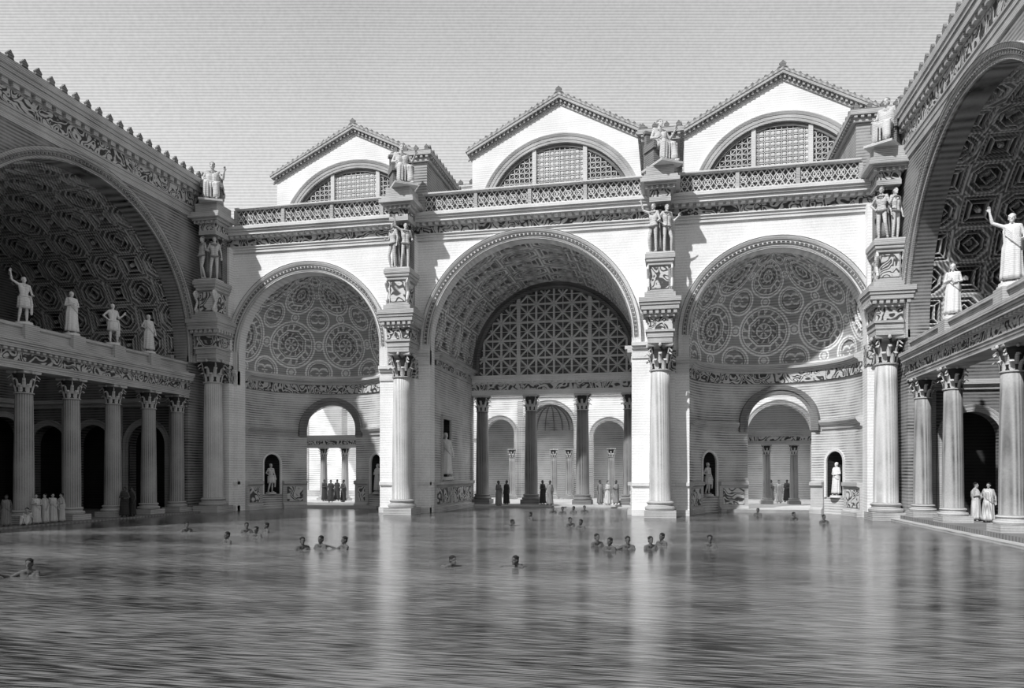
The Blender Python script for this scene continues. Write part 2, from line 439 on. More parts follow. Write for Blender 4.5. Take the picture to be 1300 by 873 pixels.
def dome_pat(S, T, cell):
    x = ((S/cell) % 1)*2-1; y = ((T/cell) % 1)*2-1; ax, ay = np.abs(x), np.abs(y)
    rr = np.hypot(x, y); q = np.maximum(np.maximum(ax, ay), (ax+ay)/1.414)
    r2 = np.hypot(1-ax, 1-ay); r3 = np.minimum(np.hypot(1-ax, ay), np.hypot(ax, 1-ay))
    w = .032
    strap = (np.abs(rr-.84) < w) | (np.abs(rr-.74) < w*.6) | (np.abs(q-.50) < w) | (np.abs(q-.42) < w*.5) | (np.abs(r2-.47) < w) | (np.abs(r2-.38) < w*.5) | (np.abs(r3-.16) < w*.8) | (np.abs(rr-.24) < w*.8)
    strap |= (rr > .5) & (rr < .75) & ((np.abs(ax-ay) < .035) | (ax < .025) | (ay < .025))
    th = np.arctan2(y, x)
    orn = ((rr < .20) & (np.cos(6*th) > .1)) | ((rr > .55) & (rr < .70) & (np.sin(16*th+14*rr) > .55)) | ((r2 < .32) & (np.sin(20*r2+4*np.arctan2(1-ay, 1-ax)) > .4))
    orn |= (q > .28) & (q < .39) & (np.sin(12*th+24*q) > .5)
    orn |= (r3 < .09)
    dep = .08*(rr < .71)+.08*(q < .40)+.09*(r2 < .36)
    return strap, orn, dep
def barrel(name, label, mp, ca, cb, R, c0, c1, cs, ct, nu, nv, mat, base=.28, depk=1.0):
    ncs = round(PI*R/cs); cs = PI*R/ncs
    t_ = np.linspace(0, PI, nu); c_ = np.linspace(c0, c1, nv); T, Cc = np.meshgrid(t_, c_, indexing='ij')
    s, o, d = coffers(T*R, Cc+50*ct, cs, ct); d = d*depk
    d = np.where(s, 0, d); rad = R+d
    A = ca-rad*np.cos(T); B = cb+rad*np.sin(T)
    P0 = np.array(mp(0., 0., 0.)); ea = np.array(mp(1., 0., 0.))-P0; eb = np.array(mp(0., 1., 0.))-P0; ec = np.array(mp(0., 0., 1.))-P0
    P = P0+A[..., None]*ea+B[..., None]*eb+Cc[..., None]*ec
    tone = np.where(s, .95, np.where(o, .75, base*(1-1.3*d/depk)))  # pale strap pattern; coffer shade is painted in, darker with depth
    ob = npgrid(name, P, tone, M[mat]); tag(ob, label, 'vault', None, 'structure'); return ob

# ------------------------------------------------------------------ exedras (left and right bays)
def arcmould(m, cx, yc, prof, d0, d1, n):
    rings = []
    for i in range(n+1):
        d = d0+(d1-d0)*i/n
        rings.append([(cx+r*sin(d), yc+r*cos(d), z) for r, z in prof])
    m.loft(rings)
NICHES = []
def exedra(cx, R, nm, dc, DW, nis):
    yc = YW+.9; DS = 5.5; zb = 9.0
    nis = [math.radians(a) for a in nis]; nw = .62
    hd = math.asin(DW/R)
    def typ(d):
        if abs(d-dc) < hd: return 'd', 0
        for a in nis:
            if abs(d-a)*R < nw: return 'n', a
        return 'w', 0
    br = {-PI/2, PI/2, dc-hd, dc+hd}
    for a in nis: br |= {a-nw/R, a+nw/R}
    br = sorted(br); m = MB()
    P = lambda d, z, r=R: (cx+r*sin(d), yc+r*cos(d), z)
    zd = lambda d: DS+sqrt(max(0, DW**2-(R*sin(d-dc))**2))
    for u, v in zip(br[:-1], br[1:]):
        k = 24; ty, a = typ((u+v)/2)
        for i in range(k):
            d0, d1 = u+(v-u)*i/k, u+(v-u)*(i+1)/k
            if ty == 'w': m.quad(P(d0,-1.5), P(d1,-1.5), P(d1,zb), P(d0,zb))
            elif ty == 'd':
                m.quad(P(d0,zd(d0)), P(d1,zd(d1)), P(d1,zb), P(d0,zb))
                m.quad(P(d0,zd(d0)), P(d1,zd(d1)), P(d1,zd(d1),R+.9), P(d0,zd(d0),R+.9))
                m.quad(P(d0,-1.5), P(d1,-1.5), P(d1,.2), P(d0,.2))
            else:
                zn = lambda d: 3.1+sqrt(max(0, nw**2-((d-a)*R)**2))
                m.quad(P(d0,-1.5), P(d1,-1.5), P(d1,1.0), P(d0,1.0)); m.quad(P(d0,zn(d0)), P(d1,zn(d1)), P(d1,zb), P(d0,zb))
    for s in (-1, 1):
        d = dc+s*hd; m.quad(P(d,.2), P(d,DS), P(d,DS,R+.9), P(d,.2,R+.9))
    st(m.build('wall_%s_exedra' % nm, M['wallx']), 'curved wall inside the %s great arch with a tall arched doorway' % nm)
    for a in nis:
        m = MB(); t_ = Vector((cos(a), -sin(a), 0)); nn = Vector((sin(a), cos(a), 0)); c = Vector((cx+R*sin(a), yc+R*cos(a), 0))
        rows = []
        for z in (1.0, 3.1): rows.append([c+t_*nw*cos(q)+nn*nw*sin(q)*1.2+Vector((0,0,z)) for q in [PI*i/14 for i in range(15)]])
        for e in range(1, 7):
            el = PI/2*e/6
            rows.append([c+t_*nw*cos(q)*cos(el)+nn*nw*sin(q)*cos(el)*1.2+Vector((0,0,3.1+nw*sin(el))) for q in [PI*i/14 for i in range(15)]])
        m.loft(rows, close=False)
        m.quad(*[tuple(c+t_*nw*cos(q)+nn*nw*sin(q)*1.2+Vector((0,0,1.0))) for q in [PI*i/14 for i in range(15)]])
        side = 'left' if a < 0 else 'right'
        tag(m.build('niche', M['dark'], None, True), 'dark arched niche on the %s side of the %s exedra' % (side, nm), 'niche', None, 'structure')
        NICHES.append((c, a, nm, side))
        m = MB()
        rows = []
        for q in [-.55]+[PI*i/20 for i in range(21)]+[PI+.55]:
            sec = []
            for rr, cc in ((nw,.05),(nw,-.08),(nw+.14,-.1),(nw+.14,.05)):
                if q < 0: xx, zz = rr, 1.0
                elif q > PI: xx, zz = -rr, 1.0
                else: xx, zz = rr*cos(q), 3.1+rr*sin(q)
                dd = a+xx/R; sec.append((cx+(R+cc)*sin(dd), yc+(R+cc)*cos(dd), zz))
            rows.append(sec)
        m.loft(rows); trim(m, 'arched frame of the niche on the %s side of the %s exedra' % (side, nm))
    ex = math.asin((DW+.6)/R); PH = PI/2
    m = MB()
    prof = [(R+.05,5.05),(R-.1,5.05),(R-.12,5.2),(R-.25,5.3),(R-.36,5.45),(R-.36,5.58),(R+.05,5.6)]
    arcmould(m, cx, yc, prof, -PH, dc-ex, 24); arcmould(m, cx, yc, prof, dc+ex, PH, 24)
    trim(m, 'string course half way up the %s exedra wall' % nm, 'trimm')
    m = MB(); m2 = MB()
    dprof = [(R+.05,-.3),(R-.3,-.3),(R-.3,.25),(R-.14,.4),(R-.14,1.62),(R-.3,1.7),(R-.3,1.9),(R+.05,1.95)]
    pprof = [(R-.1,.5),(R-.17,.5),(R-.17,1.5),(R-.1,1.5)]
    cuts = [-PH, nis[0]-nw/R-.04, nis[0]+nw/R+.04, dc-hd, dc+hd, nis[1]-nw/R-.04, nis[1]+nw/R+.04, PH]
    for u, v in ((0,1),(2,3),(4,5),(6,7)):
        arcmould(m, cx, yc, dprof, cuts[u], cuts[v], 10)
        if cuts[v]-cuts[u] > .2: arcmould(m2, cx, yc, pprof, cuts[u]+.06, cuts[v]-.06, 10)
    r = trim(m, 'dado with carved panels around the foot of the %s exedra' % nm, 'trimm', 'dado')
    m2.build('carved_panel', M['relief'], r)
    m = MB()
    arcmould(m, cx, yc, [(R+.05,8.6),(R-.2,8.6),(R-.26,8.75),(R-.45,8.85),(R-.45,9.0),(R+.05,9.05)], -PH, PH, 64)
    r = trim(m, 'carved cornice at the foot of the %s half dome' % nm, 'trimm', 'cornice')
    m = MB(); arcmould(m, cx, yc, [(R+.05,8.0),(R-.12,8.0),(R-.12,8.6),(R+.05,8.6)], -PH, PH, 64); m.build('frieze', M['frieze'], r)
    m = MB(); rows = []
    for q in [-1]+[PI*i/28 for i in range(29)]+[4]:
        sec = []
        for rr, cc in ((DW,.05),(DW,-.1),(DW+.25,-.12),(DW+.25,-.2),(DW+.52,-.25),(DW+.52,.05)):
            if q == -1: xx, zz = rr, 5.0
            elif q == 4: xx, zz = -rr, 5.0
            else: xx, zz = rr*cos(q), DS+rr*sin(q)
            dd = dc+math.asin(max(-1, min(1, xx/R))); sec.append((cx+(R+cc)*sin(dd), yc+(R+cc)*cos(dd), zz))
        rows.append(sec)
    m.loft(rows); trim(m, 'archivolt over the doorway in the %s exedra' % nm, 'trimd', 'arch moulding')
    nu, nv = 430, 250; STL = CZ-9.02; cell = PI*R/4
    az, tt = np.meshgrid(np.linspace(-PH, PH, nu), np.linspace(-STL, PI/2*R*.995, nv), indexing='ij')
    el = np.maximum(tt, 0)/R
    s, o, d = dome_pat(az*R+cell*10.5, tt+.75, cell)
    band = tt < -STL+.22
    d = np.where(s | band, 0, d); rad = R+d
    P_ = np.stack([cx+rad*np.cos(el)*np.sin(az), yc+rad*np.cos(el)*np.cos(az), CZ+rad*np.sin(el)+np.minimum(tt, 0)], -1)
    tone = np.where(band, .8, np.where(s, 1.0, np.where(o, .88, .44-.9*d)))  # straps and ornament pale; recess shade put into the colour by depth
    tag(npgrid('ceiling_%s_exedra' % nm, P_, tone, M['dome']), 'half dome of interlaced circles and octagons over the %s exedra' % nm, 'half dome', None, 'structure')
exedra(-22.3, 4.85, 'left', -.20, 1.72, (-62, 33))
exedra(5.75, 4.65, 'right', .20, 1.85, (-47, 55))

# ------------------------------------------------------------------ central recess
cx, R = -8.17, 6.05; Y1 = 53.2
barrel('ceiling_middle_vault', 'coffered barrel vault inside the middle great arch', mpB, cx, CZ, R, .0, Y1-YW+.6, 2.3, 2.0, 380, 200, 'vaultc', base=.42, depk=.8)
mpCL = lambda a, b, c: (cx-R-c, a, b)
mpCR = lambda a, b, c: (cx+R+c, a, b)
for mp, nm in ((mpCL, 'left'), (mpCR, 'right')):
    m = MB(); h0, h1, n0, n1 = 45.8, 47.5, 2.0, 5.9
    for a0, a1, b0, b1 in ((YW+.9,h0,-1.5,CZ),(h1,Y1+.6,-1.5,CZ),(h0,h1,-1.5,n0),(h0,h1,n1,CZ)): m.quad(mp(a0,b0,0), mp(a1,b0,0), mp(a1,b1,0), mp(a0,b1,0))
    st(m.build('wall_middle_recess_%s' % nm, M['wallr']), '%s side wall of the middle recess' % nm)
    m = MB()
    m.quad(mp(h0,n0,.9), mp(h1,n0,.9), mp(h1,n1,.9), mp(h0,n1,.9))
    for e in (h0, h1): m.quad(mp(e,n0,0), mp(e,n1,0), mp(e,n1,.9), mp(e,n0,.9))
    for e in (n0, n1): m.quad(mp(h0,e,0), mp(h1,e,0), mp(h1,e,.9), mp(h0,e,.9))
    r = m.build('niche', M['dark']); tag(r, 'square headed niche in the %s wall of the middle recess' % nm, 'niche', None, 'structure')
    m = MB()
    for a0, a1, b0, b1 in ((h0-.2,h0,n0-.1,n1+.2),(h1,h1+.2,n0-.1,n1+.2),(h0,h1,n1,n1+.2),(h0-.3,h1+.3,n0-.25,n0)): m.mbox(mp, a0, a1, b0, b1, -.12, .05)
    m.build('frame', M['trimm'], r)
    m = MB()
    for z0, z1, p in ((8.9,9.1,.1),(9.5,9.7,.3),(9.7,9.9,.45)): m.mbox(mp, YW+.9, Y1, z0, z1, -p, .1)
    r = trim(m, 'cornice along the %s wall of the middle recess' % nm, 'trimm', 'cornice')
    m = MB(); m.mbox(mp, YW+.9, Y1, 9.1, 9.5, -.08, .1); m.build('frieze', M['frieze'], r)
    m = MB()
    for z0, z1, p in ((-.3,.3,.3),(.3,1.7,.12),(1.7,1.9,.28)): m.mbox(mp, YW+.9, Y1-.2, z0, z1, -p, .1)
    r = trim(m, 'dado along the %s wall of the middle recess' % nm, 'trimm', 'dado')
    m = MB(); m.mbox(mp, YW+1.1, 47.5, .5, 1.5, -.16, 0); m.mbox(mp, 48, Y1-.5, .5, 1.5, -.16, 0); m.build('carved_panel', M['relief'], r)
mpS = lambda a, b, c: (a, Y1+c, b)
entab('entablature carried by the four inner columns of the middle recess', mpS, cx-R, cx+R, 8.1, 9.5, .45, cdepth=.9, fr='relief', mat='trim')
t = empty('lunette_window', (cx, Y1+.35, 9.5)); tag(t, 'large half round lattice window above the inner columns of the middle recess', 'window')
m = MB(); rr = R+.6; cz = CZ-9.5
pts = [(-rr, .12, 0), (rr, .12, 0)]+[(rr*cos(PI*i/40), .12, cz+rr*sin(PI*i/40)) for i in range(41)]
m.quad(*pts); m.build('pane', M['pane'], t)
m = MB(); archivolt(m, lambda a, b, c: (a, c, b), 0, cz, R-.5, [(0,.1),(0,-.2),(.2,-.25),(.25,-.1),(.95,-.1),(.95,.1)], 0); m.build('frame', M['trimd'], t)
RI = R-.5
m = MB(); s = 1.3
inside = lambda x, z: x*x+max(0, z-cz)**2 < (RI+.05)**2
def clipbar(m, x0, z0, x1, z1, r, N=8):
    ok = [i for i in range(N+1) if inside(x0+(x1-x0)*i/N, z0+(z1-z0)*i/N)]
    if len(ok) < 2: return
    a, b = ok[0]/N, ok[-1]/N; m.bar((x0+(x1-x0)*a,0,z0+(z1-z0)*a), (x0+(x1-x0)*b,0,z0+(z1-z0)*b), r)
k = int(RI/s)+1
for i in range(-k, k+1):
    x = i*s
    if abs(x) < RI: m.box(x-.075, x+.075, -.05, .05, 0, cz+sqrt(RI*RI-x*x))
for j in range(0, 6):
    z = j*s
    w = RI if z < cz else (sqrt(max(0, RI*RI-(z-cz)**2)))
    if w > .2: m.box(-w, w, -.05, .05, z-.075, z+.075)
for i in range(-k, k):
    for j in range(0, 6):
        x0, z0 = i*s, j*s
        clipbar(m, x0, z0, x0+s, z0+s, .075); clipbar(m, x0, z0+s, x0+s, z0, .075)
        clipbar(m, x0+s/2, z0, x0+s/2, z0+s, .035); clipbar(m, x0, z0+s/2, x0+s, z0+s/2, .035)
m.build('lattice', M['latd'], t)
for x in (-2.6, 2.6):
    m = MB(); m.box(x-.13, x+.13, -.12, .09, 0, cz+sqrt(RI*RI-x*x)); m.build('mullion', M['latd'], t)

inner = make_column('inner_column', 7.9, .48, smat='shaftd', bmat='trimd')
lab = ['inner column of the middle recess against its left wall', 'second inner column from the left in the middle recess', 'third inner column from the left in the middle recess', 'inner column of the middle recess against its right wall']
for i, x in enumerate((-13.5, -9.85, -6.1, -2.75)):
    o = inner if i == 0 else dup(inner); o.location = (x, Y1+.35, .2); tag(o, lab[i], 'column', 'four columns in the middle recess')

# ------------------------------------------------------------------ giant columns and pier superstructure
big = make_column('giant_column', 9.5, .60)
pl = ['far left giant column', 'giant column between the left and middle great arches', 'giant column between the middle and right great arches', 'giant column at the right corner of the back wall']
for i, x in enumerate(COLX):
    o = big if i == 0 else dup(big); o.location = (x, 42.05, 0); tag(o, 'corinthian '+pl[i], 'column', 'giant columns of the back wall')
def stackbox(m, layers, y1):
    for z0, z1, hw, pf in layers: m.box(-hw, hw, -pf, y1, z0, z1)
def pier_top():
    t = empty('pier_attic'); y1 = .79
    m = MB(); stackbox(m, [(0,.3,.66,.72),(.3,.6,.7,.76),(.6,.72,.78,.84)], y1); m.build('architrave', M['trimm'], t)
    m = MB(); stackbox(m, [(.72,1.4,.66,.72)], y1); m.build('frieze', M['frieze'], t)
    m = MB(); stackbox(m, [(1.4,1.55,.8,.86),(1.75,2.0,1.0,1.1),(2.0,2.15,1.06,1.16),(2.15,2.4,1.12,1.22),(1.55,1.75,.84,.9)], y1)
    for k in range(6):
        x = -.8+k*.32; m.box(x-.09, x+.09, -1.05, -.88, 1.55, 1.75)
        for s in (-1, 1): m.box(s*.9-.1, s*.9+.1, -.9+k*.28, -.74+k*.28, 1.55, 1.75)
    m.build('cornice', M['trimm'], t)
    m = MB(); stackbox(m, [(2.4,2.7,.82,.95),(2.7,2.85,.7,.85),(2.85,4.2,.52,.68),(4.2,4.38,.66,.82),(4.38,4.55,.74,.9),(4.55,4.8,.80,.95)], y1); m.build('pedestal', M['trimm'], t)
    m = MB(); m.box(-.44, .44, -.74, -.66, 2.95, 4.1)
    for s in (-1, 1): m.box(s*.52-.04, s*.52+.04, -.6, .5, 2.95, 4.1)
    m.build('relief_panel', M['relief'], t)
    for s in (-1, 1):
        m = MB(); pts = []
        for i in range(16):
            q = i/15*3.2*PI; rad = .24*(1-i/19); pts.append((s*(.64), -.78-rad*cos(q), 3.95+rad*sin(q)))
        pts2 = []
        for i in range(14):
            q = i/13*3*PI; rad = .17*(1-i/17); pts2.append((s*.62, -.74-rad*cos(q), 3.0-rad*sin(q)))
        m.path(pts, .06, 6); m.path([pts[0], (s*.63,-.68,3.5), pts2[0]], .075, 6); m.path(pts2, .05, 6); m.build('scroll_bracket', M['trim'], t)
    m = MB(); m.box(-.46, .46, .3, y1, 4.8, 7.7); m.build('pilaster', M['trimd'], t)
    m, bell = capital_mb(.40, .85, 6.85)
    for q in (m, bell): q.v = [(x, y+.3, z) for x, y, z in q.v]
    c = m.build('capital', M['cap'], t); bell.build('bell', M['capd'], c)
    m = MB(); stackbox(m, [(7.7,7.95,.58,.62),(8.35,8.5,.7,.75),(8.5,8.65,.85,.9),(8.65,8.85,1.05,1.1),(8.85,9.05,.95,.9)], y1)
    for k in range(6): m.box(-.78+k*.29, -.66+k*.29, -.85, -.7, 8.35, 8.5)
    m.build('crown_cornice', M['trimm'], t)
    m = MB(); stackbox(m, [(7.95,8.35,.56,.6)], y1); m.build('crown_frieze', M['frieze'], t)
    m = MB(); stackbox(m, [(9.05,9.6,.75,.75)], y1); m.build('crown_pedestal', M['trimm'], t)
    return t
pt = pier_top()
pl2 = ['far left corner column', 'column left of the middle arch', 'column right of the middle arch', 'right corner column']
for i, x in enumerate(COLX):
    o = pt if i == 0 else dup(pt); o.location = (x, 42.05, 9.5); tag(o, 'stacked entablature block and pedestal above the '+pl2[i], 'pedestal', 'pedestal stacks above the giant columns')
def buttress(x, lab):
    t = empty('buttress', (x, YW+.4, 18.0)); tag(t, lab, 'buttress', 'roof buttresses behind the seated statues')
    H = 3.5
    m = MB(); m.box(-.95, .95, 0, 7.2, 0, H); m.build('body', M['wall2'], t)
    m = MB(); m.box(-1.1, 1.1, -.15, 7.3, H, H+.2); m.box(-1.3, 1.3, -.35, 7.4, H+.35, H+.6)
    for k in range(7):
        m.box(-1.1+k*.34, -.94+k*.34, -.3, 0, H+.2, H+.35)
    for k in range(20):
        for s in (-1, 1): m.box(s*1.15-.1, s*1.15+.1, k*.36, k*.36+.18, H+.2, H+.35)
    m.box(-1.05, 1.05, -.1, 7.2, H+.2, H+.35)
    m.build('cornice', M['trimm'], t)
    m = MB(); m.box(-1.25, 1.25, -.32, -.16, H+.6, H+.66)
    for s in (-1, 1): m.box(s*1.2-.08, s*1.2+.08, -.2, 7.2, H+.6, H+.66)
    for k in range(4): antefix(m, lambda a, b, c: (a, c, b), -1.0+k*.67, H+.6, -.3, .16, .36)
    for k in range(11):
        for s in (-1, 1): antefix(m, lambda a, b, c: (s*1.2+(c if s < 0 else -c), a, b), k*.67, H+.6, 0, .16, .36)
    m.build('cresting', M['trimd'], t)
for i, x in enumerate(COLX):
    if i in (0,): continue
    buttress(min(x, 10.9), 'crested roof block behind the seated statue above the '+pl2[i])

# ------------------------------------------------------------------ gables
GX = [-22.9, -7.56, 7.27]
def gable(lab):
    t = empty('gabled_clerestory')
    hw, zb, ze, za = 6.3, 0, 7.6, 10.9; sl = (za-ze)/hw
    Rw, WZ = 5.2, 2.45
    G = lambda a, b, c: (a, c, b)
    m = MB(); arch_wall(m, G, -hw, hw, 0, lambda a: za-sl*abs(a), 0, Rw, WZ, 0, .5, base=0.0)
    m.box(-hw, -hw+.4, .5, 9, 0, ze); m.box(hw-.4, hw, .5, 9, 0, ze)
    m.build('wall', M['wall'], t)
    m = MB(); archivolt(m, G, 0, WZ, Rw, ARCHP(.62, .12), 0); m.build('archivolt', M['trimm'], t)
    m = MB()
    for s in (-1, 1):
        P = []
        for (x, z) in ((0, za), (s*(hw+.4), za-sl*(hw+.4))):
            P.append([(x, -.4, z), (x, 9.2, z), (x, 9.2, z+.16), (x, -.4, z+.16)])
        m.loft(P)
    m.build('roof', M['roof'], t)
    m = MB()
    for s in (-1, 1):
        for z0, z1, p in ((-.55,-.42,.1),(-.2,0,.36)):
            m.loft([[(x, -p, z+z0), (x, .1, z+z0), (x, .1, z+z1), (x, -p, z+z1)] for x, z in ((0, za), (s*(hw+.3), za-sl*(hw+.3)))])
        n = 22
        for k in range(n):
            x = (k+.5)/n*(hw+.1); z = za-sl*x
            m.box(s*x-.07, s*x+.07, -.25, .05, z-.40, z-.18)
    m.build('raking_cornice', M['trimm'], t)
    m = MB()
    for s in (-1, 1):
        m.loft([[(x, -.38, z+.14), (x, -.26, z+.14), (x, -.26, z+.2), (x, -.38, z+.2)] for x, z in ((0, za), (s*(hw+.3), za-sl*(hw+.3)))])
        for k in range(16):
            x = s*(k+.6)/16*(hw+.3); z = za-sl*abs(x)+.14; antefix(m, G, x, z, -.38, .1, .17)
    m.build('cresting', M['trimd'], t)
    m = MB(); antefix(m, G, 0, za+.14, -.4, .24, .42); m.build('acroterion', M['trimd'], t)
    m = MB(); m.quad(*([(-Rw,.35,0),(Rw,.35,0)]+[(Rw*cos(PI*i/30), .35, WZ+Rw*sin(PI*i/30)) for i in range(31)])); m.build('pane', M['paneg'], t)
    m = MB(); s = .36; nn = int(Rw/s)+1
    for i in range(-nn, nn+1):
        x = i*s
        if abs(x) < Rw: m.box(x-.025, x+.025, .2, .28, 0, WZ+sqrt(Rw*Rw-x*x))
    for j in range(1, int((WZ+Rw)/s)+1):
        z = j*s; w = Rw if z < WZ else sqrt(max(0, Rw*Rw-(z-WZ)**2))
        if w > .2: m.box(-w, w, .2, .28, z-.025, z+.025)
        for i in range(-nn, nn+1):
            x = i*s+s/2
            if x*x+max(0, z+s/2-WZ)**2 < (Rw-.3)**2 and abs(x) < 1.7: m.ell((x,.24,z+s/2), (.145,.05,.145), 6, 4)
            elif x*x+max(0, z+s/2-WZ)**2 < (Rw-.3)**2: m.bar((x-s/2,.24,z), (x+s/2,.24,z+s), .02)
    m.build('lattice', M['lat'], t)
    for x in (-1.8, 1.8):
        m = MB(); m.box(x-.14, x+.14, .05, .34, 0, WZ+sqrt(Rw*Rw-x*x)); m.build('mullion', M['lat'], t)
    m = MB(); archivolt(m, G, 0, WZ, Rw-.25, [(0,.34),(0,.12),(.25,.12),(.25,.34)], 0); m.build('window_frame', M['trimd'], t)
    return t
g0 = gable('')
gl = ['leftmost gabled roof front with lattice half round window', 'middle gabled roof front with lattice half round window', 'rightmost gabled roof front, standing highest in view, with half round window']
for i, x in enumerate(GX):
    o = g0 if i == 0 else dup(g0); o.location = (x, 52, 18.0); tag(o, gl[i], 'gable', 'three roof gables above the back wall')
    o.scale = (1, 1, (.925, .99, 1.0)[i])
m = MB(); m.box(XL-8, XR+8, YW+.9, 61.2, 17.6, 18.0); st(m.build('ceiling_roof_deck', M['trimd']), 'flat roof deck behind the balustrades')
mpG = lambda a, b, c: (a, 55.5+c, b)
m = MB()
for a0, a1 in ((-30.5,-28.6),(-16.9,-13.5),(-1.6,1.3)): m.mbox(mpG, a0, a1, 18, 23.4, 0, .5)
st(m.build('wall_between_gables', M['wall2']), 'lower wall linking the three gables')
for a0, a1, l in ((-30.5,-28.6,'left of the leftmost gable'),(-16.9,-13.5,'between the left and middle gables'),(-1.6,1.3,'between the middle and right gables')):
    entab('crested cornice '+l, mpG, a0, a1, 23.4, 24.4, .4, crest=True)

# ------------------------------------------------------------------ side walls
CA, CB, RS = 33.0, 9.7, 8.15
def side(mp, nm, wm, zt):
    m = MB(); arch_wall(m, mp, 21.5, YW, -1.5, 18.4, CA, RS, CB, 0, 1.0, n=80)
    st(m.build('wall_%s' % nm, M[wm]), '%s wall of the court with a huge open arch' % nm)
    m = MB(); archivolt(m, mp, CA, CB, RS, ARCHP(.55, .18), 9.3, n=80)
    r = trim(m, 'archivolt around the huge arch of the %s wall' % nm, 'trimm', 'arch moulding')
    beads(mp, CA, CB, RS, .55, .18, r)
    entab('crested entablature along the top of the %s wall' % nm, mp, 21.5, YW+.9, 18.3, zt, .5, crest=True, dent=.6, cdepth=1.0, mat='trimm')
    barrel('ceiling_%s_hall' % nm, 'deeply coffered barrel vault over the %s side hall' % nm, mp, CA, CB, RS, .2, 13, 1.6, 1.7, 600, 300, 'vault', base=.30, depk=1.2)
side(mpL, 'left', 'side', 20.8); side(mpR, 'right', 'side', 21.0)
def gallery(mp, nm, cols, ztop, top):
    e = entab('gallery entablature on the columns of the %s hall' % nm, mp, CA-RS, CA+RS, ztop, ztop+1.35, .45, cdepth=1.0, dent=.35, mat='trimm')
    m = MB(); b = ztop+1.35
    m.mbox(mp, CA-RS, CA+RS, b, b+.18, .0, .8); m.mbox(mp, CA-RS, CA+RS, b+.18, top-.15, .15, .65); m.mbox(mp, CA-RS, CA+RS, top-.15, top, .05, .75)
    for a in cols: m.mbox(mp, a-.4, a+.4, b, top+.02, -.08, .85)
    trim(m, 'plain parapet with pedestals along the %s gallery' % nm, 'trimm', 'parapet')
LC = [29.5, 32.35, 35.2, 38.05, 40.6]; RC = [40.2, 36.2, 30.4]
gallery(mpL, 'left', LC[:4], 7.2, 9.3); gallery(mpR, 'right', RC[1:], 7.1, 9.15)
ZL = .08
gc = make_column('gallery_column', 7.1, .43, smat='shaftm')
ordn = ['nearest the viewer', 'second from the viewer', 'third from the viewer', 'fourth from the viewer', 'fifth and farthest, beside the corner pier']
for i, y in enumerate(LC):
    o = gc if i == 0 else dup(gc); o.location = (XL-.4, y, ZL); tag(o, 'corinthian gallery column of the left hall, '+ordn[i], 'column', 'left gallery columns')
rl = ['farthest, beside the corner pier', 'middle one of the three', 'nearest the viewer at the right edge']
for i, y in enumerate(RC):
    o = dup(gc); o.location = (XR+.4, y, .3); o.scale = (1, 1, 6.8/7.1); tag(o, 'corinthian gallery column of the right hall, '+rl[i], 'column', 'right gallery columns')
